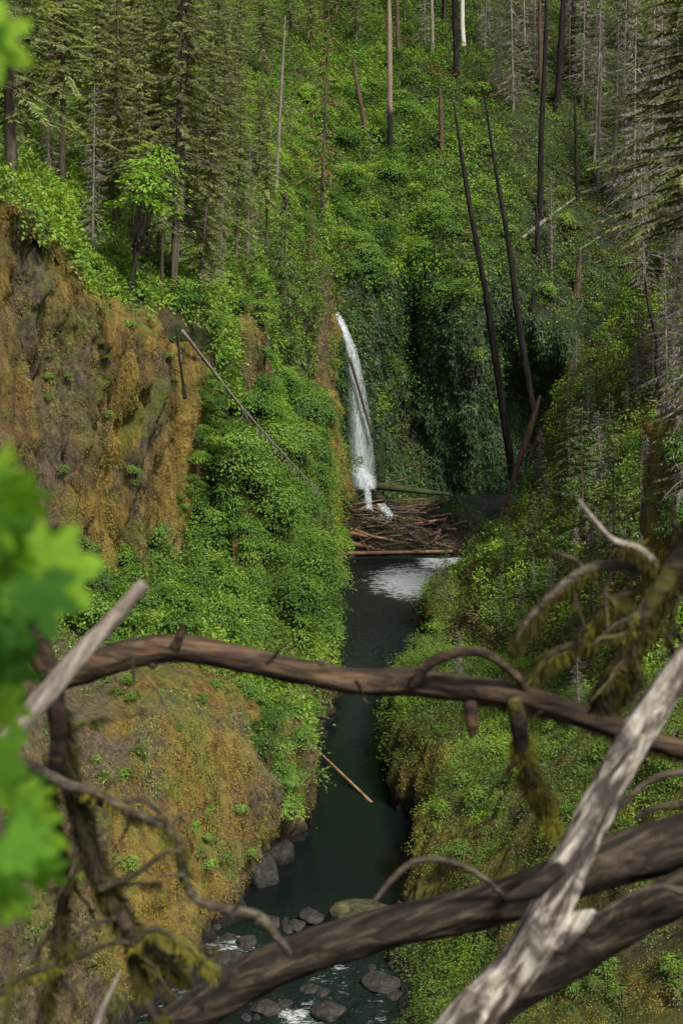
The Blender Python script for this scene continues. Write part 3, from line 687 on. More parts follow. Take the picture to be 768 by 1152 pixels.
for px, py in [(290,790),(305,810),(320,800),(300,835),(315,850),(325,875),(310,870),(335,830),(345,800),(350,770),(320,905),(275,775),(355,740),(330,760),(300,765),(345,715)]:
    shrub_px('bush%d' % rs.randrange(4), px, py, rs.uniform(.5, .8), L7, G7)
for px, py, yy in [(222,440,149),(228,462,151),(216,480,149),(236,450,154),(212,505,148),(240,475,155),(226,425,150),(205,540,147)]: plant('bush%d' % rs.randrange(4), P(px+11, py+14, yy+2), .55, 'leafy_shrub', L6, 'shrub', G6, crown='foliage', trunk='stem')
shrub_px('slim0', 143, 334, 1.05, 'bright yellow green maple standing out in front of the dark conifers', None, 'maple_tree', 'tree')
G8 = 'shrubs on the forest floor above the ochre cliff'; L8 = 'low green shrub under the conifers above the ochre cliff'
for px, py in [(115,300),(130,312),(100,295),(160,330),(205,345),(235,370),(245,400),(255,430),(240,335),(270,350),(265,380),(290,360),(285,330),(215,310),(180,310),(60,235),(75,250),(300,400),(310,430),(320,470),(310,480),(330,310),(300,450),(325,400),(345,450)]:
    shrub_px('bush%d' % rs.randrange(4), px+rs.uniform(-4, 4), py, rs.uniform(.55, .95), L8, G8)
G9 = 'shrubs on the hillside over the fall'; L9 = 'rounded deep green shrub on the hillside over the fall'
for px, py in [(392,240),(402,262),(385,270),(410,285),(396,300),(420,300),(375,225),(400,215),(385,200),(425,235),(430,270),(372,190),(395,170),(415,190),(440,210),(450,180),(430,150),(470,160),(480,205),(465,225),(490,240),(480,285),(500,300),(505,260),(520,330),(495,335),(380,130),(400,110),(420,100),(450,110),(360,140),(350,170),(345,200),(340,230),(335,260),(350,120),(460,130),(470,90),(440,70)]:
    shrub_px('bush%d' % rs.randrange(4), px+rs.uniform(-4, 4), py+rs.uniform(-4, 4), rs.uniform(.8, 1.4), L9, G9)
G10 = 'shrubs on the burnt hillside'; L10 = 'small green shrub among the dead trees of the burnt hillside'
for i in range(46):
    px, py = rs.uniform(520, 768), rs.uniform(60, 420)
    shrub_px('sprig%d' % rs.randrange(2), px, py, rs.uniform(1.0, 1.9), L10, G10, 'small_shrub')
G11 = 'shrubs on the slope across the river'; L11 = 'light green shrub on the slope across the river from the ochre cliff'
for i in range(70):
    t = rs.random(); py = 400+480*t; lo = np.interp(py, [400,450,560,600,650,700,760,800,880], [640,615,565,535,505,485,470,470,500])
    px = lo+8+rs.random()**1.1*(768-lo)
    shrub_px(rs.choice(['bush0', 'bush1', 'bush2', 'sprig0', 'sprig1', 'sprig0']), px, py, rs.uniform(.4, .85), L11, G11)
for px, py in [(520,880),(540,900),(560,850),(500,910),(590,870),(620,850),(650,870),(600,905),(680,850),(700,880),(730,860),(740,900),(760,880),(700,930),(740,960),(520,960),(760,1000),(550,940)]:
    shrub_px('sprig%d' % rs.randrange(2), px, py, rs.uniform(.7, 1.15), 'leafy green shrub on the near spur across the river', 'shrubs on the near spur across the river', 'small_shrub')
for px, py in [(450,760),(465,748),(480,740),(500,735),(455,790),(475,800),(490,790),(510,760),(530,770)]:
    shrub_px('sprig%d' % rs.randrange(2), px, py, rs.uniform(.8, 1.3), 'leafy green shrub on top of the middle spur over the water', 'shrubs on top of the middle spur', 'small_shrub')

# ------------------------------------------------------------------ snags
def snag(b, t, w0, w1, mat, label, name='burnt_snag', stubs=8, Yb=None, dy=0, seed=None, bow=0.0, stubl=1.0, kink=.45):
    if Yb and Yb > 200: kink = .2; bow = bow*.3
    """bare trunk from foot pixel b to tip pixel t, widths in pixels"""
    seed = seed or int(b[0]*7+t[1]); rg = np.random.default_rng(abs(seed))
    p, n = hit(*b)
    if Yb is not None: p = P(b[0], b[1], Yb)
    if p is None: return
    top = P(t[0], t[1], p[1]+dy); k = p[1]/FPX*1.02
    mid = (p+top)/2+np.array([bow*k, 0, 0]); q = Quads()
    rel = lambda v: v-p
    V, F, C, r = tube([rel(p)-unit(top-p)*.8, rel(p)+(top-p)*.02, rel(p)+(top-p)*.3+rg.normal(size=3)*.006*kink*np.linalg.norm(top-p), rel(mid), rel(p)+(top-p)*.78+rg.normal(size=3)*.008*kink*np.linalg.norm(top-p), rel(top)], [w0*k/2*1.35, w0*k/2*1.05, w0*k/2*.9, (w0+w1)*k/4, w1*k/2, w1*k/2*.35], 9, seed % 90, .2, .5, steps=34); q.add(V, F)
    ax = unit(top-p); L = np.linalg.norm(top-p)
    for i in range(stubs):
        u = .25+.73*rg.random(); c = C[int(u*33)]; a = rg.random()*6.28; ln = stubl*1.3*(.5+1.5*rg.random())*(1.15-u*.5)
        d = np.array([math.cos(a), math.sin(a), rg.uniform(-.45, .35)])
        V, F, _, _ = tube([c, c+d*ln*.6, c+d*ln+np.array([0, 0, -.12*ln])], [.07, .045, .012], 4, i, steps=5, cap=False); q.add(V, F)
    link(name, q.mesh(name, mat, True), loc=p, label=label, cat='dead tree')
snag((576,532), (510,115), 9, 5, M['burnt'], 'long black dead trunk leaning in front of the dark grotto, its tip highest', Yb=203, bow=6, stubs=14)
snag((599,462), (543,98), 8, 4, M['burnt'], 'long black dead trunk leaning beside the longer one, its foot at the broken stump', Yb=206, bow=5, stubs=12)
snag((560,592), (607,445), 5, 8, M['redbark'], 'short dark dead log propped against the foot of the leaning black trunk', Yb=199, stubs=3)
snag((439,178), (437,-20), 6.5, 5.5, M['burntbase'], 'straight pale snag with a charred black lower half on the hillside over the fall', 'pale_snag')
snag((413,158), (396,62), 6, 4, M['redbark'], 'short reddish broken snag leaning on the hillside over the fall', 'broken_snag', stubs=3)
snag((310,222), (321,18), 4, 2.6, M['greysnag'], 'thin bare grey pole of a tree at the far edge of the forest', 'bare_snag', stubs=10)
snag((513,86), (511,-30), 7, 7, M['burnt'], 'black charred trunk beside the bleached white snag', stubs=5)
snag((521,50), (519,-30), 5, 4, M['whitesnag'], 'bleached white snag at the top of the hillside', 'bleached_snag', stubs=2)
snag((529,50), (523,38), 5, 4, M['burnt'], 'small black stump at the foot of the bleached white snag', 'burnt_stump', stubs=0)
snag((607,245), (614,-30), 7, 4, M['burnt'], 'thin tall black snag on the hillside above the pale fallen trunk', stubs=14)
snag((626,124), (636,-30), 8, 6, M['burnt'], 'thick black charred trunk at the top of the hillside', stubs=8)
snag((649,228), (646,105), 4, 2.5, M['burnt'], 'slender black snag below the thick charred trunk', stubs=6)
snag((745,462), (724,308), 6, 3, M['burnt'], 'black kinked snag above the young conifers near the frame edge', stubs=8, bow=4)
snag((497,172), (495,100), 6, 5, M['redbark'], 'short reddish brown snag over the fern wall', 'broken_snag', stubs=2)
snag((486,60), (486,-20), 4, 3, M['greysnag'], 'thin grey snag rising behind the green hillside shrubs', 'bare_snag', stubs=5)
snag((448,70), (446,-20), 5, 4, M['redbark'], 'brown snag right behind the pale half charred one', 'broken_snag', stubs=3)
snag((608,108), (606,-30), 5, 4, M['redbark'], 'brown trunk between the thin tall snag and the thick charred one', 'broken_snag', stubs=5)
snag((644,80), (645,-30), 6, 5, M['burnt'], 'dark trunk just uphill of the thick charred one', stubs=5)
snag((498,30), (500,-40), 5, 5, M['burnt'], 'dark trunk at the top edge near the charred and white pair', stubs=3)
snag((605,300), (603,232), 7, 4, M['burnt'], 'black stump standing below the pale fallen trunk', 'burnt_stump', stubs=1)
snag((598,358), (600,325), 8, 4, M['burnt'], 'small black stump on the slope above the propped log', 'burnt_stump', stubs=2)
snag((648,330), (653,275), 9, 4, M['redbark'], 'broad reddish rotten stump on the hillside', 'rotten_stump', stubs=2)
snag((703,205), (702,95), 4, 3, M['darkbark'], 'thin dark snag among the feathery dead conifers', 'bare_snag', stubs=6)
snag((672,215), (675,60), 3.5, 2.5, M['greysnag'], 'thin pale snag among the feathery dead conifers', 'bare_snag', stubs=8)
def fallen(a, b, w0, w1, mat, label, name='fallen_log', lift=.35, stubs=5, cat='log'):
    pa, _ = hit(*a); pb, _ = hit(*b)
    if pa is None or pb is None: return
    k = pa[1]/FPX; q = Quads(); d = pb-pa; mid = pa+d*.5
    # lie on the ground between
    m = hit((a[0]+b[0])/2, (a[1]+b[1])/2)[0]
    up = np.array([0, -.3, lift])
    V, F, C, r = tube([up*0+pa*0+up, (m-pa if m is not None else mid-pa)*.3+(mid-pa)*.7+up*1.4, d+up], [w0*k/2, (w0+w1)*k/4, w1*k/2], 8, int(a[0]), .15, .4, steps=16); q.add(V, F)
    rg = np.random.default_rng(int(a[0]+b[1]))
    for i in range(stubs):
        c = C[rg.integers(2, 15)]; dd = unit(rg.normal(size=3)+np.array([0, -.2, .6]))*(.6+1.2*rg.random())
        V, F, _, _ = tube([c, c+dd], [.05, .015], 4, i, steps=3, cap=False); q.add(V, F)
    link(name, q.mesh(name, mat, True), loc=pa, label=label, cat=cat)
fallen((587,270), (650,222), 4.5, 3, M['greysnag'], 'pale grey fallen trunk curving down the burnt hillside')
fallen((652,220), (740,192), 4, 2.5, M['greysnag'], 'pale fallen trunk lying uphill of the curving grey one')
fallen((612,240), (637,272), 4, 3, M['burnt'], 'short black fallen log crossing below the thin tall snag', 'fallen_log')
fallen((716,372), (668,440), 5, 3, M['burnt'], 'dark fallen trunk lying down the slope below the hillside', 'fallen_log')
fallen((700,366), (640,440), 3, 2, M['greysnag'], 'thin grey fallen trunk lying beside the dark fallen one', 'fallen_log')
fallen((622,452), (592,520), 6, 4, M['redbark'], 'brown fallen log on the ridge by the leaning black trunks', 'fallen_log')
lit = Quads(); rl = random.Random(21)
for i in range(520):
    px, py = (rl.uniform(455, 790), rl.uniform(40, 470)) if i % 3 else (rl.uniform(500, 790), rl.uniform(420, 800)); c, n = hit(px, py)
    if c is None or c[2] < 3 or n[2] < .45: continue
    d = unit(np.array([rl.gauss(0, 1), rl.gauss(0, 1), 0])+n*rl.gauss(.25, .35)); d = d-n*np.dot(d, n)*.7; ln = rl.uniform(.6, 3.2)*c[1]/220
    V, F, _, _ = tube([c+n*.5, c+n*.6+d*ln*.5, c+n*rl.uniform(.5, 1.4)+d*ln], [.07, .05, .02], 4, i, steps=4, cap=False); lit.add(V, F)
link('branch_litter', lit.mesh('litter', M['greysnag']), kind='stuff', label='grey broken sticks strewn over the burnt hillside')
# long dead tree fallen from the ochre cliff over the shrubs
def long_fallen():
    a, b = P(205,372,146), P(366,560,172); q = Quads(); d = b-a
    V, F, C, r = tube([d*0, d*.35+np.array([0, 0, -.8]), d*.7+np.array([0, 0, -.6]), d], [.19, .15, .10, .03], 7, 4, .1, .4, steps=30); q.add(V, F)
    rg = np.random.default_rng(3)
    for i in range(60):
        u = .35+.63*rg.random(); c = C[int(u*29)]; ln = .5+2.0*rg.random()*(1.2-u)
        dd = unit(np.array([rg.normal()*.5, rg.normal()*.4, -.9+.5*rg.random()]))*ln
        V, F, _, _ = tube([c, c+dd*.6, c+dd+np.array([.1, 0, -.1])], [.04, .03, .012], 4, i, steps=4, cap=False); q.add(V, F)
    link('fallen_tree', q.mesh('fallen tree', M['greysnag'], True), loc=a, label='long slender dead tree fallen from the tall cliff edge over the shrubs', cat='dead tree')
long_fallen()
snag((207,440), (197,365), 3.5, 2.5, M['burnt'], 'thin dark dead stem hanging down the end of the tall cliff edge', Yb=144, stubs=2, name='hanging_stem')

# ------------------------------------------------------------------ river
def river_mat():
    m, nt, nd, lk = new_mat('river water'); v = mapping(nd, lk, (1, .55, 1)); v3 = mapping(nd, lk, (1, 1, 1))
    n1 = noise_n(nd, lk, 1.2, 4, .55, v); n2 = noise_n(nd, lk, 5.0, 3, .5, v); v4 = mapping(nd, lk, (.45, 1.1, 1)); nf = noise_n(nd, lk, .8, 9, .72, v4, 1.4); nb = noise_n(nd, lk, 2.6, 7, .75, v4, .8)
    at = nd.new('ShaderNodeAttribute'); at.attribute_name = 'foam'; rp = nd.new('ShaderNodeAttribute'); rp.attribute_name = 'ripple'
    s = mathn(nd, lk, 'ADD', nf.outputs[0], nb.outputs[0]); s = mathn(nd, lk, 'MULTIPLY', s, .5)
    th = mathn(nd, lk, 'MULTIPLY_ADD', at.outputs['Fac'], -.42); nd[-1].inputs[2].default_value = .78
    d = mathn(nd, lk, 'SUBTRACT', s, th); f = mathn(nd, lk, 'MULTIPLY', d, 7.0, True)
    gz = mathn(nd, lk, 'GREATER_THAN', at.outputs['Fac'], .02); f = mathn(nd, lk, 'MULTIPLY', f, gz, True)
    deep = mixc(nd, lk, at.outputs['Fac'], (.004, .007, .007), (.010, .018, .014))
    c = mixc(nd, lk, f, deep, (.50, .55, .55))
    b = nd.new('ShaderNodeBsdfPrincipled'); lk.new(c, b.inputs['Base Color'])
    rg = nd.new('ShaderNodeMapRange'); rg.inputs[3].default_value = .09; rg.inputs[4].default_value = .7; lk.new(f, rg.inputs[0]); lk.new(rg.outputs[0], b.inputs['Roughness'])
    b.inputs['IOR'].default_value = 1.33; b.inputs['Specular IOR Level'].default_value = .35
    h = mathn(nd, lk, 'ADD', n1.outputs[0], mathn(nd, lk, 'MULTIPLY', n2.outputs[0], .35)); h = mathn(nd, lk, 'MULTIPLY', h, rp.outputs['Fac'])
    bp = nd.new('ShaderNodeBump'); bp.inputs['Strength'].default_value = 1; bp.inputs['Distance'].default_value = .35; lk.new(h, bp.inputs['Height']); lk.new(bp.outputs[0], b.inputs['Normal'])
    o = nd.new('ShaderNodeOutputMaterial'); lk.new(b.outputs[0], o.inputs[0]); return m
xs = np.arange(-45, 70, .4); ys = np.arange(60, 285, .5)
X, Y = np.meshgrid(xs, ys); Pw = np.stack([X, Y, 0*X], -1)
wpx, wpy, _ = project(Pw)
def blob(cx, cy, rx, ry, p=2):
    return np.clip(1-((np.abs(X-cx)/rx)**p+(np.abs(Y-cy)/ry)**p), 0, 1)
c1 = W(475, 655); c2 = W(430, 652); c3 = W(525, 622)
foam = .56*blob(c1[0], c1[1], 10, 15)+.34*blob(c2[0], c2[1], 13, 18)+1.3*blob(c3[0], c3[1]+2, 11, 15)
rap = np.clip((113-Y)/9, 0, 1); foam = foam+rap*(.50+.55*fbm(Pw*.3, 3)); foam = foam+.16*np.clip((Y-172)/30, 0, 1)
foam = np.clip(foam, 0, 1.2)
rip = .10+1.6*np.clip((112-Y)/10, 0, 1)+1.3*np.clip((Y-168)/40, 0, 1)
Z = rap*(.28*fbm(Pw*np.array([.5, .35, 1])+3, 4)+.12*fbm(Pw*1.4, 2))+.10*fbm(Pw*.7, 3)*np.clip((Y-190)/20, 0, 1)
Vw = np.stack([X, Y, Z], -1).reshape(-1, 3); nx = len(xs); i, j = np.meshgrid(np.arange(len(ys)-1), np.arange(nx-1), indexing='ij')
Fw = np.stack([i*nx+j, i*nx+j+1, (i+1)*nx+j+1, (i+1)*nx+j], -1).reshape(-1, 4)
link('river_water', mesh_np('river water', Vw, Fw, river_mat(), smooth=True, attrs={'foam': foam.ravel(), 'ripple': rip.ravel()}), kind='structure', label='dark green river with white water')

# waterfall: strands of falling water, curved, with depth
def fall_mat():
    m, nt, nd, lk = new_mat('falling water'); v = mapping(nd, lk, (1, 1, .07))
    n = noise_n(nd, lk, 4.5, 8, .8, v, .25); rp = ramp(nd, [(.40, (0, 0, 0)), (.66, (1, 1, 1))]); lk.new(n.outputs[0], rp.inputs[0])
    at = nd.new('ShaderNodeAttribute'); at.attribute_name = 'tint'; f = mathn(nd, lk, 'MULTIPLY', rp.outputs[0], at.outputs['Fac'], True)
    b = nd.new('ShaderNodeBsdfPrincipled'); b.inputs['Base Color'].default_value = (.70, .75, .80, 1); b.inputs['Roughness'].default_value = .5
    tl = nd.new('ShaderNodeBsdfTranslucent'); tl.inputs[0].default_value = (.8, .85, .9, 1); mx0 = nd.new('ShaderNodeMixShader'); mx0.inputs[0].default_value = .4; lk.new(b.outputs[0], mx0.inputs[1]); lk.new(tl.outputs[0], mx0.inputs[2])
    t = nd.new('ShaderNodeBsdfTransparent'); mx = nd.new('ShaderNodeMixShader'); lk.new(f, mx.inputs[0]); lk.new(t.outputs[0], mx.inputs[1]); lk.new(mx0.outputs[0], mx.inputs[2])
    o = nd.new('ShaderNodeOutputMaterial'); lk.new(mx.outputs[0], o.inputs[0]); return m
FM = fall_mat()
def fallsheet(q, line, wid, Y0s, tint, bulge=.6, n=60, m=14):
    L = catmull([P(px, py, yy) for (px, py), yy in zip(line, Y0s)], n); w = np.interp(np.linspace(0, 1, n), np.linspace(0, 1, len(wid)), wid)
    a = np.linspace(-1, 1, m); tt = np.interp(np.linspace(0, 1, n), np.linspace(0, 1, len(tint)), tint)
    k = L[:, 1]/FPX
    X = L[:, 0][:, None]+a[None]*(w*k)[:, None]/2; Yy = L[:, 1][:, None]-bulge*np.sqrt(1-a[None]**2*.98)*(w*k)[:, None]*.5; Zz = L[:, 2][:, None]+0*X
    V = np.stack([X, Yy, Zz], -1); V[..., 0] += .25*fbm(V*np.array([.8, .8, .25]), 3); V[..., 1] += .3*fbm(V*np.array([1.5, 1.5, .2])+4, 2)
    i, j = np.meshgrid(np.arange(n-1), np.arange(m-1), indexing='ij'); F = np.stack([i*m+j, i*m+j+1, (i+1)*m+j+1, (i+1)*m+j], -1).reshape(-1, 4)
    q.add(V.reshape(-1, 3), F, (tt[:, None]*np.clip(1.25-np.abs(a)[None]**3, 0, 1.2)).ravel())
q = Quads()
fl = [(377,351),(386,368),(394,392),(400,430),(404,480),(407,546)]
yy = [238,236,235,234.5,234,233.5]
fallsheet(q, fl, [5,9,13,20,28,34], yy, [1.4,1.2,.8,.62,.55,.8])
fallsheet(q, [(x-1, y) for x, y in fl], [4,6,8,11,14,18], [y-.7 for y in yy], [1.4,1.2,.95,.75,.65,.95])
fallsheet(q, [(x+3, y) for x, y in fl], [4,5,8,14,20,24], [y-.4 for y in yy], [1.1,.6,.45,.5,.55,.8])
fallsheet(q, [(402,522),(407,536),(411,549)], [16,26,26], [233,232.4,231.8], [.5,1.3,.9], n=20)
fallsheet(q, [(410,545),(414,560),(415,573)], [12,10,9], [232,231,230.4], [1.3,1.4,1.2], n=20)
fallsheet(q, [(428,566),(434,574),(438,580)], [10,12,10], [231,230,229.5], [1,1.3,1.2], n=20)
for cx, cy_, yy_, sx, sy, nn2 in [(406,545,233,10,5,420),(414,572,230.6,6,3,160),(436,580,229.6,9,4,220),(404,520,233.4,9,14,260)]:
    pc = np.array([P(cx+RNG.normal()*sx*.6, cy_+RNG.normal()*sy*.7, yy_-.4+RNG.normal()*.5) for _ in range(nn2)])
    dv, df, _ = leaves(pc, RNG.normal(size=(nn2, 3)), RNG.normal(size=(nn2, 3)), .10+.16*RNG.random(nn2), .09, .0); q.add(dv, df, 2.5)
link('waterfall', q.mesh('waterfall', FM, True), kind='structure', label='slender white waterfall down the mossy wall')

# mist where the hidden main fall lands
def mist():
    m, nt, nd, lk = new_mat('spray mist'); v = nd.new('ShaderNodeVolumePrincipled'); v.inputs['Color'].default_value = (.92, .96, 1, 1); v.inputs['Density'].default_value = .02; v.inputs['Anisotropy'].default_value = .2
    o = nd.new('ShaderNodeOutputMaterial'); lk.new(v.outputs[0], o.inputs['Volume'])
    c = W(545, 612); u = np.linspace(0, np.pi, 13); w = np.linspace(0, 2*np.pi, 24, endpoint=False)
    V = np.array([[c[0]+13*math.sin(a)*math.cos(b), c[1]+9*math.sin(a)*math.sin(b)+2, 2.5+5.5*math.cos(a)] for a in u for b in w])
    V = V+.8*unit(V-V.mean(0))*fbm(V*.3, 3)[:, None]
    F = np.array([[i*24+j, i*24+(j+1) % 24, (i+1)*24+(j+1) % 24, (i+1)*24+j] for i in range(12) for j in range(24)])
    link('mist', mesh_np('mist', V, F, m, smooth=True), kind='stuff', label='white spray drifting over the pool')
mist()

# ------------------------------------------------------------------ rocks
def boulder(px, py, w, h, mat, label, name='river_rock', seed=0, z=0.0, group=None, dep=1.0, cat='rock'):
    c = W(px, py, z); k = math.hypot(c[1], CAMZ)/FPX; rx = w*k/2; rz = h*k/2; rg = np.random.default_rng(seed)
    n, m = 26, 40; V = []
    for i in range(n+1):
        a = math.pi*i/n
        for j in range(m): b = 2*math.pi*j/m; V.append((math.sin(a)*math.cos(b), math.sin(a)*math.sin(b), math.cos(a)))
    V = np.array(V); s = 1+.45*fbm(V*1.1+seed*3.7, 3)+.16*fbm(V*3.5+seed, 3); V = V*s[:, None]
    for _ in range(16):      # broken faces
        d = unit(rg.normal(size=3)); off = rg.uniform(.62, .92); e = V@d-off; V = V-np.clip(e, 0, None)[:, None]*d*.85
    V = V*np.array([rx, rx*dep, rz*1.25])
    F = np.array([[i*m+j, i*m+(j+1) % m, (i+1)*m+(j+1) % m, (i+1)*m+j] for i in range(n) for j in range(m)])[:, ::-1]
    o = link(name, mesh_np(name, V, F, mat, smooth=False), loc=(c[0], c[1], z), label=label, cat=cat, group=group); o.rotation_euler.z = rg.uniform(-.3, .3); return o
boulder(408,1042,88,50, M['mossrock'], 'largest flat boulder with yellow green moss on top at the head of the rapids', seed=1, dep=.8)
for i, (px, py, w, h, lb) in enumerate([(350,1033,34,14,'dark flat rock at the head of the rapids beside the mossy boulder'),(331,1043,26,14,'small dark rock left of the flat one at the head of the rapids'),(352,1055,26,16,'round dark rock in front of the flat one at the head of the rapids'),
  (428,1106,44,16,'wide low dark rock in the foaming water under the big log'),(262,1092,60,26,'wet dark rock ledge against the lower cliff foot'),(300,1040,30,12,'dark rock nearest the lower cliff at the head of the rapids'),(440,1032,40,20,'brown rock behind the mossy boulder against the near spur'),
  (370,1138,42,18,'dark rock in the lowest rapids'),(300,1135,36,16,'submerged rock in the lowest rapids near the log end'),(320,1075,36,14,'low wet rock in the middle of the rapids'),(250,1120,40,24,'wet rock below the rock ledge at the cliff foot'),
  (455,1060,24,16,'small rock at the foot of the near spur'),(385,1078,26,10,'small submerged rock in the middle of the rapids'),(277,1062,26,14,'small rock between the ledge and the cliff foot')]):
    boulder(px, py, w, h, M['rock'], lb, seed=i+5, z=.05)
rr2 = random.Random(8)
for i in range(30):
    px, py = rr2.uniform(240, 452), rr2.uniform(1026, 1150)
    boulder(px, py, rr2.uniform(8, 22), rr2.uniform(5, 11), M['rock'], 'small broken wet stone in the rapids', 'river_stone', seed=60+i, z=.03, group='small stones in the rapids', cat='stone')
for i, (px, py, w, h, lb) in enumerate([(293,985,50,34,'grey rock shoulder at the foot of the lower ochre cliff'),(318,962,34,24,'grey rock knob jutting into the dark water from the lower cliff')]):
    boulder(px, py, w, h, M['rock'], lb, 'shore_rock', seed=i+40, z=.4)
MOUND = boulder(515,586,66,34, M['mosslog'], 'large mound of rock covered in green moss beside the log jam', 'mossy_rock', seed=50, z=3.0)
boulder(425,572,26,22, M['rock'], 'dark rock under the small lower cascade', 'shore_rock', seed=51, z=5.0)
boulder(448,580,30,20, M['rock'], 'dark rock between the cascade and the fallen mossy log', 'shore_rock', seed=52, z=4.0)

# ------------------------------------------------------------------ driftwood
def logw(a, b, r0, r1, mat, label, name='drift_log', group=None, bend=0.0, cat='log', stubs=0):
    a, b = np.array(a, float), np.array(b, float); q = Quads(); d = b-a; s = np.cross(unit(d), [0, 0, 1])*bend
    V, F, C, r = tube([d*0, d*.5+s, d], [r0, (r0+r1)/2, r1], 8, int(abs(a[0]*13+b[1]*7)) % 97, .14, .5, steps=12); q.add(V, F)
    rg = np.random.default_rng(int(abs(a[0]*100)))
    for i in range(stubs):
        c = C[rg.integers(1, 11)]; dd = unit(rg.normal(size=3)+np.array([0, 0, .8]))*(.4+.8*rg.random()); V, F, _, _ = tube([c, c+dd], [r1*.5, .02], 4, i, steps=3, cap=False); q.add(V, F)
    return link(name, q.mesh(name, mat, True), loc=a, label=label, cat=cat, group=group)
def lp(px0, py0, px1, py1, Y0, Y1, w0, w1, mat, label, name='drift_log', **k):
    kk = Y0/FPX*1.03; return logw(P(px0, py0, Y0), P(px1, py1, Y1), w0*kk/2, w1*kk/2, mat, label, name, **k)
lp(379,623,509,620,226.3,226.8,5,3.5, M['driftpale'], 'long peeled tan log along the waterline of the log jam')
lp(384,600,440,608,229.5,229,9,5, M['driftpale'], 'thick orange brown log at the left end of the log jam')
lp(384,609,436,621,228,227.6,7,4, M['driftpale'], 'orange brown log sloping to the water below the thick one')
lp(400,604,470,618,229.6,227.8,5,3, M['drift'], 'brown log lying across the others in the middle of the log jam')
lp(412,588,452,618,234,229,5,3, M['drift'], 'brown log sloping down the log jam towards the water')
lp(430,624,512,614,227.2,228,4,5, M['drift'], 'brown log on the waterline at the far end of the log jam')
lp(421,546,505,556,238,238,9,4, M['mosslog'], 'moss covered fallen log bridging the gully behind the log jam', bend=.4)
lp(400,552,460,538,237,242,3.5,2, M['driftdark'], 'thin dark fallen log crossing below the fall')
lp(393,402,419,492,233.0,231.6,3.4,2.4, M['driftdark'], 'dark dead trunk leaning through the falling water')
rg = random.Random(9)
bpy.context.view_layer.update()
for i in range(105):
    u = rg.random(); py = 570+50*u; px = rg.uniform(390-6*u, 482+28*u); c, n = hit(px, py)
    if c is None: continue
    a = rg.gauss(0, .55)+(math.pi if rg.random() < .5 else 0); ln = rg.uniform(2.0, 8.5); d = np.array([math.cos(a), math.sin(a)*.7, 0])
    z = np.array([0, -.2, rg.uniform(.2, 1.4)]); tilt = rg.gauss(0, .25)
    s = d*ln/2; s[2] = tilt*ln/2-d[1]*(-.25)*ln/2
    logw(c+z-s, c+z+s, rg.uniform(.10, .30), rg.uniform(.05, .14), rg.choice([M['drift'], M['driftdark'], M['drift'], M['driftdark'], M['driftpale']]),
         'weathered brown log in the tangled middle of the log jam', group='logs tangled in the log jam', bend=rg.gauss(0, .15), stubs=rg.choice([0, 0, 1, 2]))
mv = np.zeros(len(MOUND.data.vertices)*3); MOUND.data.vertices.foreach_get('co', mv); mv = mv.reshape(-1, 3); mn = unit(mv*np.array([1, 1, 2.5])); kk = RNG.choice(len(mv), 1500)
mvq, mfq, mtq = cover(mv[kk]+mn[kk]*.1, mn[kk], 3, .30, .5, .25, .62, .2); qq = Quads(); qq.add(mvq, mfq, mtq)
e_ = link('fern_cover', qq.mesh('fern cover', M['wet']), MOUND); e_['kind'] = 'stuff'
tw = Quads()
for i in range(1300):
    px, py = rg.uniform(386, 520), rg.uniform(568, 624); c, n = hit(px, py)
    if c is None: continue
    d = np.array([rg.gauss(0, 1), rg.gauss(0, .6), rg.gauss(0, .35)]); d = d/np.linalg.norm(d)*rg.uniform(.4, 1.7)
    c = c+np.array([0, -.1, rg.uniform(.05, .9)]); V, F, _, _ = tube([c-d, c+d], [.05, .025], 3, i, steps=2, cap=False); tw.add(V, F)
link('driftwood_debris', tw.mesh('debris', M['driftdark'], True), kind='stuff', label='dark broken twigs packed between the logs of the log jam')
# lone poles by the water
lp(338,826,418,903,146,131.5,2.5,3.5, M['driftpale'], 'thin bare pole slanting from the lower cliff into the dark water', 'bare_pole')
lp(236,1076,301,1086,103.5,101,4,3, M['driftpale'], 'thin pale stick stranded on the rocks at the cliff foot', 'drift_stick')
lp(448,1014,470,1024,108,107,3,2, M['driftpale'], 'short pale stick against the foot of the near spur', 'drift_stick')

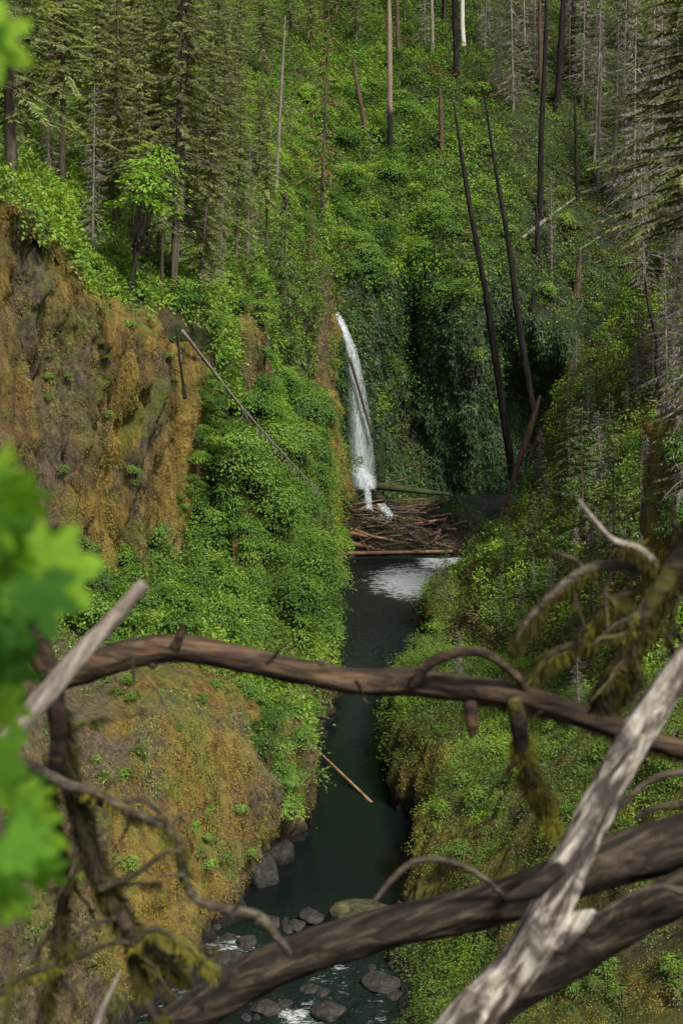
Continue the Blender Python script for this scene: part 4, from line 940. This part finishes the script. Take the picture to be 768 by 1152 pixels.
# ------------------------------------------------------------------ foreground
FB = bark_mat('weathered foreground branch', (.035, .022, .014), (.10, .062, .036), (.19, .125, .075), (5, 5, 5), .012, .75, s1=2.2)
def fb_mat(name, a, b_, c_, moss=None, mthr=.5, axis=(1, 0, 0), patch=False, al=.08, sharp=.165):
    """wood with streaks along the limb (axis = its direction) and moss or lichen patches"""
    m, nt, nd, lk = new_mat(name)
    tc = nd.new('ShaderNodeTexCoord'); ax = Vector(axis).normalized(); e = Vector((1, 0, 0)).rotation_difference(ax).inverted().to_euler()
    mp0 = nd.new('ShaderNodeMapping'); mp0.inputs['Rotation'].default_value = e; lk.new(tc.outputs['Object'], mp0.inputs['Vector'])
    mp = nd.new('ShaderNodeMapping'); mp.inputs['Scale'].default_value = (al, 1, 1); lk.new(mp0.outputs[0], mp.inputs['Vector'])
    n = noise_n(nd, lk, 22, 7, .65, mp.outputs[0], .6); n2 = noise_n(nd, lk, 6.0, 6, .6, mp0.outputs[0], .4); n3 = noise_n(nd, lk, 60, 4, .6, mp.outputs[0])
    r = ramp(nd, [(.5-sharp, a), (.5, b_), (.5+sharp, c_)]); lk.new(n.outputs[0], r.inputs[0]); c = mixc(nd, lk, .6, r.outputs[0], n3.outputs[0], 'OVERLAY')
    if patch:
        rb = ramp(nd, [(.47, (0, 0, 0)), (.60, (.9, .9, .9))]); lk.new(n2.outputs[0], rb.inputs[0]); c = mixc(nd, lk, rb.outputs[0], c, a)
    if moss:
        n4 = noise_n(nd, lk, 5.0, 5, .65, mp0.outputs[0]); rm = ramp(nd, [(mthr, (0, 0, 0)), (mthr+.07, (1, 1, 1))]); lk.new(n4.outputs[0], rm.inputs[0]); c = mixc(nd, lk, rm.outputs[0], c, moss)
    b = nd.new('ShaderNodeBsdfPrincipled'); lk.new(c, b.inputs['Base Color']); b.inputs['Roughness'].default_value = .8; b.inputs['Specular IOR Level'].default_value = .25
    h = mathn(nd, lk, 'ADD', n.outputs[0], n2.outputs[0])
    bp = nd.new('ShaderNodeBump'); bp.inputs['Strength'].default_value = 1; bp.inputs['Distance'].default_value = .02; lk.new(h, bp.inputs['Height']); lk.new(bp.outputs[0], b.inputs['Normal'])
    o = nd.new('ShaderNodeOutputMaterial'); lk.new(b.outputs[0], o.inputs[0]); return m
def fpath(pts, D):
    D = np.interp(np.linspace(0, 1, len(pts)), np.linspace(0, 1, len(D)), D)
    return np.array([P(x, y, d) for (x, y), d in zip(pts, D)]), D
def limb(pts, widths, D, mat, label, name='fallen_branch', cat='branch', sides=20, rough=.12, parent=None, knots=0, steps=None, seed=None, group=None, ext=(0, 0)):
    W3, Ds = fpath(pts, D); w = np.interp(np.linspace(0, 1, len(pts)), np.linspace(0, 1, len(widths)), widths)*Ds/FPX/2
    for k in range(3):      # the limb goes on beyond the frame
        if ext[0]: W3 = np.vstack([W3[0]+unit(W3[0]-W3[1])*ext[0]/3, W3]); w = np.r_[w[0]*1.03, w]
        if ext[1]: W3 = np.vstack([W3, W3[-1]+unit(W3[-1]-W3[-2])*ext[1]/3]); w = np.r_[w, w[-1]*1.03]
    if ext[0] or ext[1]: pts = list(pts)+[pts[-1]]*4
    o0 = W3[0].copy() if parent is None else np.array(parent.location)
    seed = seed if seed is not None else int(pts[0][0]+pts[-1][1])
    V, F, C, r = tube(W3-o0, w, sides, seed % 50, rough, 7.0, steps=steps or len(pts)*14, flut=rough*.6)
    q = Quads(); q.add(V, F); rg = np.random.default_rng(abs(seed))
    for i in range(knots):
        k = rg.integers(4, len(C)-4); c = C[k]; a = rg.random()*6.28; d = unit(np.array([math.cos(a), -.3, math.sin(a)]))
        V2, F2, _, _ = tube([c, c+d*r[k]*1.1, c+d*r[k]*1.45], [r[k]*.45, r[k]*.34, r[k]*.2], 8, i, .2, 8); q.add(V2, F2)
    o = link(name, q.mesh(name, mat, True), parent, loc=o0 if parent is None else None, label=label, cat=cat, group=group)
    return o, C, r
def moss_on(o, C, r, n, L, u0=0, u1=1, tint=.55, sp=1.0, below=.75):
    n = int(n*2.4); L = L*1.05
    """shaggy moss: blades along the limb, most of them hanging"""
    m = len(C); k = (u0+(u1-u0)*RNG.random(n))*(m-1); ki = k.astype(int); c = C[ki]; rr = r[ki][:, None]*sp
    lump = fbm(np.stack([k*.35, 0*k, 0*k+n*.01], 1), 2); keep = lump > -.3; c, rr, ki = c[keep], rr[keep], ki[keep]; n = len(c)
    a = RNG.random(n)*6.283; d = np.stack([np.cos(a), np.sin(a)*.8, np.sin(a+.7)-.25], 1); d = unit(d)
    A = unit(d*.5+np.array([0, 0, -below])+RNG.normal(size=(n, 3))*.3); Nn = unit(RNG.normal(size=(n, 3))+np.array([0, -1, .5]))
    LL = L*(.3+.9*RNG.random(n))
    V, F, t = leaves(c+d*rr*.92, A, Nn, LL, .0045, .1, np.clip(tint-.12+.5*fbm(np.stack([ki*.12, 0*ki, 0*ki+n*.013], 1), 2)+.08*RNG.normal(size=n), 0, 1))
    q = Quads(); q.add(V, F, t); link('moss', q.mesh('moss', M['moss']), o)
BR = fb_mat('brown branch wood', (.008, .0055, .004), (.038, .023, .013), (.125, .08, .045), (.05, .045, .012), .6, (1, 0, -.12))
DK = fb_mat('dark wet log', (.007, .005, .004), (.024, .017, .011), (.095, .07, .047), None, .6, (1, .1, .35))
WH = fb_mat('weathered white log', (.05, .037, .03), (.23, .195, .16), (.44, .40, .34), (.16, .12, .03), .66, (.5, 0, .86), patch=True, al=.16, sharp=.075)
GB = fb_mat('grey twisted twig', (.018, .013, .009), (.06, .046, .032), (.15, .125, .095), (.09, .085, .018), .56, (1, 0, 0), al=.4)
PB = fb_mat('pale dead branch', (.08, .06, .05), (.22, .18, .15), (.42, .38, .33), (.17, .15, .03), .64, (.6, 0, .8))
MB_ = fb_mat('mossy dark limb', (.012, .009, .006), (.035, .026, .016), (.08, .062, .038), (.085, .078, .016), .52, (1, 0, 0), al=.4)

o, C, r = limb([(50,770),(95,752),(150,735),(205,729),(265,740),(330,754),(400,766),(470,768),(530,776),(590,786),(650,804),(720,828),(790,852),(880,880)], [28,38,34,32,31,31,34,31,30,27,25,24], [5.6,5.6,5.4,5.2], BR,
   'long brown fallen branch spanning the whole view above the dark water', knots=5, sides=32, ext=(0, 2.5))
moss_on(o, C, r, 1500, .035, .52, .8, .35, below=.5)
limb([(463,770),(482,748),(510,735),(540,734),(562,745),(582,762),(592,778)], [14,13,12,11,12], [5.38,5.3,5.38], BR, None, 'side_twig', None, 12, parent=o)
limb([(196,730),(203,714),(206,700)], [14,10,3], [5.45,5.4], BR, None, 'side_twig', None, 8, parent=o)
limb([(528,790),(531,815),(530,830)], [18,14,5], [5.35,5.3], BR, None, 'side_twig', None, 8, parent=o)
o2, C2, r2 = limb([(577,785),(583,815),(588,850),(598,880),(612,905),(622,935)], [20,22,16,13,6], [5.3,5.3], MB_, 'dark dangling twig shaggy with yellow moss under the brown branch', 'mossy_twig')
moss_on(o2, C2, r2, 1600, .055, .3, 1, .62)
limb([(590,848),(575,862),(560,884)], [9,7,3], [5.3,5.25], MB_, None, 'side_twig', None, 8, parent=o2)
o3, C3, r3 = limb([(150,1190),(215,1142),(300,1090),(380,1060),(450,1040),(520,1026),(580,1010),(640,985),(700,965),(768,946),(880,905)], [52,54,56,50,50,54,60,66,66], [5.0,4.9,4.8,4.7], DK,
   'big dark smooth log crossing low in front, passing under the whitish trunk', 'fallen_log', 'log', 40, .10, knots=3, ext=(2, 3))
o4, C4, r4 = limb([(470,1215),(545,1140),(620,1090),(680,1052),(725,1025),(768,1003),(880,950)], [50,54,54,50,54], [4.7,4.5], DK,
   'dark log below the big one, running down from the frame edge behind the whitish trunk', 'fallen_log', 'log', 36, .10, knots=1, ext=(2, 3))
o5, C5, r5 = limb([(480,1200),(530,1140),(575,1098),(605,1050),(630,1000),(655,945),(690,875),(725,812),(760,760),(810,690)], [62,57,52,56,46,38,38,35,36], [4.15,4.2,4.3,4.4], WH,
   'whitish weathered broken trunk lying diagonally over the dark logs', 'weathered_trunk', 'log', 44, .26, ext=(1.8, 2.2))
limb([(622,1056),(648,1038),(668,1026)], [40,30,9], [4.2,4.15], WH, None, 'broken_stub', None, 16, .2, parent=o5)
limb([(570,1010),(600,1000),(632,975)], [10,22,18], [4.1,4.1], DK, None, 'bark_flap', None, 12, .2, parent=o5)
moss_on(o5, C5, r5, 500, .03, .05, .3, .3, below=.4)
# right: mossy limbs
o6, C6, r6 = limb([(800,570),(775,622),(752,652),(728,690),(712,725),(700,760),(690,792)], [46,36,24,18,14,8], [4.6,4.7], MB_, 'thick dark limb with shaggy yellow moss reaching in from the frame edge', 'mossy_limb', ext=(1.6, 0))
moss_on(o6, C6, r6, 4500, .05, 0, 1, .5)
l7, c7, r7 = limb([(748,655),(735,632),(715,616),(690,608),(672,590),(650,562)], [15,12,9,6,3], [4.7,4.65], PB, None, 'pale_side_branch', None, 12, .2, parent=o6)
moss_on(l7, c7, r7, 900, .045, .05, .55, .75)
o8, C8, r8 = limb([(735,645),(700,636),(660,640),(628,662),(600,690),(582,718),(578,728)], [13,12,11,9,8,4], [4.72,4.8], GB, 'crooked grey branch curving down from the mossy limb', 'crooked_branch')
moss_on(o8, C8, r8, 1300, .045, .3, 1, .45)
o9, C9, r9 = limb([(722,660),(695,672),(668,700),(655,720),(620,735),(600,760)], [12,10,9,6], [4.75,4.8], MB_, 'thin mossy twig below the crooked grey branch', 'mossy_twig')
moss_on(o9, C9, r9, 1200, .06, .1, 1, .5)
o10, C10, r10 = limb([(715,690),(700,730),(680,765),(672,790)], [16,14,9,4], [4.65,4.7], MB_, 'stubby twig hung with dark moss below the mossy limb', 'mossy_twig')
moss_on(o10, C10, r10, 1200, .07, .2, 1, .4)
limb([(850,860),(768,868),(728,880),(690,915),(660,955)], [10,9,8,5], [4.9,4.9], GB, 'thin grey twig passing behind the weathered trunk', 'grey_twig', sides=10)
o11, C11, r11 = limb([(830,900),(768,905),(740,908),(715,920)], [12,10,6], [4.9,4.9], MB_, 'moss tipped twig entering at the frame edge beside the weathered trunk', 'mossy_twig')
limb([(420,1015),(440,990),(465,970),(500,968),(540,985),(570,1012)], [5,8,9,7,7], [4.6,4.75], GB, 'thin arched grey twig rising above the big dark log', 'grey_twig', sides=10)
limb([(768,1002),(735,998),(700,1012),(670,1030)], [9,8,5], [4.4,4.4], GB, 'thin grey twig lying between the two dark logs', 'grey_twig', sides=10)
# left: crossing pale branch, trunk, twisted twigs
limb([(0,838),(22,815),(55,778),(88,738),(125,700),(162,657)], [16,22,26,24,20,16], [3.6,3.7], PB, 'pale broken branch slanting up in front of the brown branch end', 'broken_branch', sides=18, rough=.15)
o12, C12, r12 = limb([(-10,540),(10,610),(28,665),(42,720),(58,765),(66,820),(62,870)], [30,28,30,28,22,16], [3.9,4.0], BR, 'dark upright stem behind the maple leaves', 'upright_stem', sides=16)
limb([(24,655),(15,690),(35,735),(60,770)], [16,15,14,10], [3.85,3.9], BR, None, 'side_twig', None, 10, parent=o12)
o13, C13, r13 = limb([(20,855),(48,868),(75,882),(110,893),(150,915),(185,930),(203,955),(207,985),(222,1012),(262,1024),(290,1030),(308,1050),(326,1072)], [14,14,12,13,12,14,12,11,14,12,8], [3.9,4.2], GB,
   'crooked grey twig winding across the lower ochre cliff', 'crooked_twig', sides=14, rough=.18, knots=4)
moss_on(o13, C13, r13, 260, .03, .2, .6, .5)
o14, C14, r14 = limb([(62,780),(72,830),(80,880),(92,930),(112,985),(135,1030),(160,1060),(185,1080),(210,1105)], [12,14,14,18,20,20,16,10], [4.0,4.1], MB_, 'mossy stem running down towards the lowest yellow moss clump', 'mossy_vine', sides=14)
moss_on(o14, C14, r14, 1900, .045, .05, .75, .3); moss_on(o14, C14, r14, 700, .03, .72, 1, .5)
o15, C15, r15 = limb([(100,905),(105,955),(125,1010),(150,1060),(160,1110),(185,1165)], [16,16,18,16,16], [4.1,4.1], MB_, 'second mossy stem with a yellow shaggy foot beside the mossy stem', 'mossy_vine', sides=14)
moss_on(o15, C15, r15, 1700, .045, .3, 1, .55)
o16, C16, r16 = limb([(55,850),(60,920),(72,980),(68,1040),(60,1090),(45,1160)], [14,14,14,12,12], [4.2,4.2], MB_, 'thin dark stem hanging behind the lowest maple leaves', 'dark_stem', sides=12)
moss_on(o16, C16, r16, 900, .05, .1, 1, .3)
for i, (pts, lb) in enumerate([([(112,1000),(150,985),(185,960),(205,958)], 'short twig forking from the mossy stems towards the cliff'), ([(150,1062),(175,1045),(215,1070),(240,1095)], 'twig forking low from the mossy stems'), ([(60,1090),(90,1075),(130,1060),(150,1062)], 'twig linking the dark stem and the mossy stems'), ([(0,1120),(25,1098),(60,1085),(85,1060)], 'twig rising from the bottom corner'), ([(108,1152),(120,1125),(134,1095)], 'pale dead twig standing at the bottom near the mossy feet'), ([(84,890),(120,905),(160,900),(190,925)], 'thin twig just above the winding crooked one')]):
    oo, cc, rr_ = limb(pts, [9,7,4], [4.0,4.0], PB if i == 4 else MB_, lb, 'dead_twig', sides=9)
    if i in (1, 3): moss_on(oo, cc, rr_, 500, .04, 0, 1, .7)

rt_ = random.Random(33)
def twig(x, y, dx, dy, n, D, mat, parent, w=6, moss=0, wig=.35):
    pts = [(x, y)]; a = math.atan2(dy, dx); st = math.hypot(dx, dy)/n
    for k in range(n):
        a += rt_.gauss(0, wig); pts.append((pts[-1][0]+math.cos(a)*st, pts[-1][1]+math.sin(a)*st)); a += (math.atan2(dy, dx)-a)*.4
    oo, cc, rr = limb(pts, [w, w*.7, w*.25], [D, D+rt_.uniform(-.1, .1)], mat, None, 'side_twig', None, 7, .15, parent=parent, seed=rt_.randrange(90), steps=n*5)
    if moss: moss_on(oo, cc, rr, moss, .035, .1, 1, .4)
for x, y, dx, dy in [(752,652,-60,20),(728,690,-50,60),(735,680,10,110),(716,715,-8,95),(760,640,8,150),(705,740,-26,60),(775,622,-20,-70),(745,668,30,90),(722,702,-70,30)]:
    twig(x, y, dx, dy, 6, 4.65, MB_, o6, 7, 120)
for x, y, dx, dy in [(690,637,6,90),(660,640,-30,-40),(640,652,2,70),(610,680,-40,20),(668,638,20,100)]:
    twig(x, y, dx, dy, 5, 4.75, GB, o8, 5, 60)
for x, y, dx, dy in [(470,752,-20,26),(400,766,4,30),(300,746,24,-22),(620,795,-16,46),(690,818,12,52),(150,738,-10,46),(735,835,-24,30)]:
    twig(x, y, dx, dy, 4, 5.35, BR, o, 5, 0)
for x, y, dx, dy in [(80,880,60,70),(92,930,-40,80),(112,985,70,20),(135,1030,-50,60),(160,1060,40,60),(72,830,50,-30),(185,1080,60,-20),(100,960,-60,30)]:
    twig(x, y, dx, dy, 6, 4.05, MB_, o14, 7, 90)
for x, y, dx, dy in [(60,900,-40,60),(70,960,40,90),(66,1040,-50,40),(62,1085,50,50),(58,870,40,40)]:
    twig(x, y, dx, dy, 6, 4.2, GB, o16, 6, 40)
for x, y, dx, dy in [(110,893,20,-30),(185,930,50,-14),(207,985,-40,24),(262,1024,20,-30),(150,915,-6,40)]:
    twig(x, y, dx, dy, 4, 4.05, GB, o13, 5, 0)
# maple leaves close to the camera
def maple_leaf_mesh(seed, size=.17):
    rg = np.random.default_rng(seed)
    prof = [(-90, .12), (-72, .42), (-55, .40), (-38, .62), (-22, .56), (-8, .84), (6, .72), (14, .58), (22, .55), (32, .82), (42, .96), (52, .82), (60, .60), (66, .56), (76, .84), (90, 1.08)]
    ang = [p[0] for p in prof]+[180-p[0] for p in prof[::-1][1:]]; rad = [p[1] for p in prof]+[p[1] for p in prof[::-1][1:]]
    K = len(ang); rings = 5; V = [(0, 0, 0)]; 
    for k in range(1, rings+1):
        for a, rr in zip(ang, rad):
            s = k/rings; x = math.cos(R(a))*rr*s; y = math.sin(R(a))*rr*s
            V.append((x, y, .16*abs(x)*s-.22*(x*x+y*y)+.05*math.sin(a*.12*3)*s+.02*rg.normal()*s))
    F = []
    for j in range(K-1):
        F.append((0, 1+j, 2+j, 2+j) )
    V = np.array(V)*size
    quads = [(1+(k-1)*K+j, 1+k*K+j, 2+k*K+j, 2+(k-1)*K+j) for k in range(1, rings) for j in range(K-1)]
    me = bpy.data.meshes.new('leaf'); me.from_pydata([tuple(v) for v in V], [], [f[:3] for f in F]+quads); me.materials.append(M['maple'])
    for p in me.polygons: p.use_smooth = True
    return me
def maple_mat():
    m, nt, nd, lk = new_mat('maple leaf'); oi = nd.new('ShaderNodeObjectInfo'); v = mapping(nd, lk, (1, 1, 1)); n = noise_n(nd, lk, 14, 4, .6, v)
    s = mathn(nd, lk, 'MULTIPLY_ADD', n.outputs[0], .5); lk.new(oi.outputs['Random'], nd[-1].inputs[2]); s = mathn(nd, lk, 'MULTIPLY', s, .7)
    r = ramp(nd, [(.15, (.035, .11, .015)), (.45, (.10, .24, .025)), (.85, (.24, .42, .04))]); lk.new(s, r.inputs[0])
    b = nd.new('ShaderNodeBsdfPrincipled'); lk.new(r.outputs[0], b.inputs['Base Color']); b.inputs['Roughness'].default_value = .75; b.inputs['Specular IOR Level'].default_value = .15
    t = nd.new('ShaderNodeBsdfTranslucent'); c = mixc(nd, lk, 1.0, r.outputs[0], (1.8, 1.9, .4), 'MULTIPLY'); lk.new(c, t.inputs[0])
    mx = nd.new('ShaderNodeMixShader'); mx.inputs[0].default_value = .45; lk.new(b.outputs[0], mx.inputs[1]); lk.new(t.outputs[0], mx.inputs[2])
    o = nd.new('ShaderNodeOutputMaterial'); lk.new(mx.outputs[0], o.inputs[0]); return m
M['maple'] = maple_mat()
LM = [maple_leaf_mesh(k) for k in range(3)]
def maple_spray(name, label, stem_pts, D, specs):
    W3, Ds = fpath(stem_pts, D); o0 = W3[0]; e = bpy.data.objects.new(name, None); col.objects.link(e); e.location = o0; tag(e, label, 'leafy branch')
    V, F, C, r = tube(W3-o0, [.006, .003], 7, 3, .1, 9, steps=24); q = Quads(); q.add(V, F); link('stem', q.mesh('stem', M['bark'], True), e)
    for k, (px, py, d, s, rx, ry, rz) in enumerate(specs):
        l = link('leaf', LM[k % 3], e); l.location = P(px, py, d)-o0; l.scale = (s*.62, s*.62, s*.62); l.rotation_euler = (R(rx), R(ry), R(rz))
rm = random.Random(4)
def cl(n, x0, x1, y0, y1, s0, s1, keep=lambda x, y: True):
    out = []
    while len(out) < n:
        x, y = rm.uniform(x0, x1), rm.uniform(y0, y1)
        if keep(x, y): out.append((x, y, rm.uniform(1.5, 1.8), rm.uniform(s0, s1)*1.42, rm.uniform(50, 115), rm.uniform(70, 190), rm.uniform(-45, 45)))
    return out
maple_spray('maple_branch', 'blurred bright maple leaves close in front, biggest cluster beside the pale broken branch', [(-90,500),(-40,540),(0,600),(20,700)], [1.65,1.65],
  cl(18, -25, 70, 520, 668, .32, .52, lambda x, y: x < (y-515)*.55)+cl(7, -30, 8, 680, 850, .28, .42))
maple_spray('maple_branch', 'blurred maple leaves hanging low in front of the mossy stems', [(-110,850),(-60,880),(-10,900),(10,980)], [1.65,1.65], cl(12, -30, 40, 870, 1035, .28, .45))
maple_spray('maple_branch', 'single blurred maple leaf dipping in from the top corner', [(-100,20),(-60,30),(-20,45)], [1.65,1.65], [(-14,42,1.6,.52,75,120,10),(-30,50,1.6,.5,65,160,0)])
def grass_tuft():
    o0 = P(-40, 1215, 2.2); n = 30; b = RNG.normal(size=(n, 3))*np.array([.05, .03, .01]); A = unit(np.stack([RNG.normal(size=n)*.35-.1, RNG.normal(size=n)*.3, np.ones(n)], 1))
    V, F, t = leaves(b, A, RNG.normal(size=(n, 3))+np.array([0, -2, 0]), .14+.16*RNG.random(n), .012, .12, .45+.25*RNG.random(n)); q = Quads(); q.add(V, F, t)
    link('grass_tuft', q.mesh('tuft', M['moss']), loc=o0, label='blurred yellow green grass tuft in the bottom corner', cat='grass tuft')
grass_tuft()

# ------------------------------------------------------------------ light
w = bpy.data.worlds.new('World'); sc.world = w; w.use_nodes = True; nt = w.node_tree; bg = nt.nodes['Background']
sky = nt.nodes.new('ShaderNodeTexSky'); sky.sky_type = 'NISHITA'; sky.sun_disc = False
EL = R(52)       # azimuth measured from +Y towards +X
SUN = (math.cos(EL)*math.sin(R(148)), math.cos(EL)*math.cos(R(148)), math.sin(EL))
sky.sun_elevation = EL; sky.sun_rotation = R(148); sky.air_density = 1.0; sky.dust_density = 4.0; sky.ozone_density = 1.0
hsv = nt.nodes.new('ShaderNodeHueSaturation'); hsv.inputs['Saturation'].default_value = .15; nt.links.new(sky.outputs[0], hsv.inputs['Color'])
nt.links.new(hsv.outputs[0], bg.inputs[0]); bg.inputs[1].default_value = .08     # thin cloud: a whitened sky
sd = bpy.data.lights.new('sun', 'SUN'); sd.energy = 3.3; sd.angle = R(8); sd.color = (1, .94, .84); so = bpy.data.objects.new('sun', sd); col.objects.link(so)
so.rotation_euler = Vector(SUN).to_track_quat('Z', 'Y').to_euler(); so.location = (0, 0, 200)

sc.view_settings.view_transform = 'Standard'; sc.view_settings.look = 'None'; sc.view_settings.gamma = 1; sc.view_settings.exposure = .85
sc.render.engine = 'CYCLES'; cy = sc.cycles
cy.use_denoising = True; cy.max_bounces = 5; cy.diffuse_bounces = 3; cy.glossy_bounces = 2; cy.transmission_bounces = 3; cy.transparent_max_bounces = 8; cy.volume_bounces = 0
cy.caustics_reflective = False; cy.caustics_refractive = False; cy.sample_clamp_indirect = 6
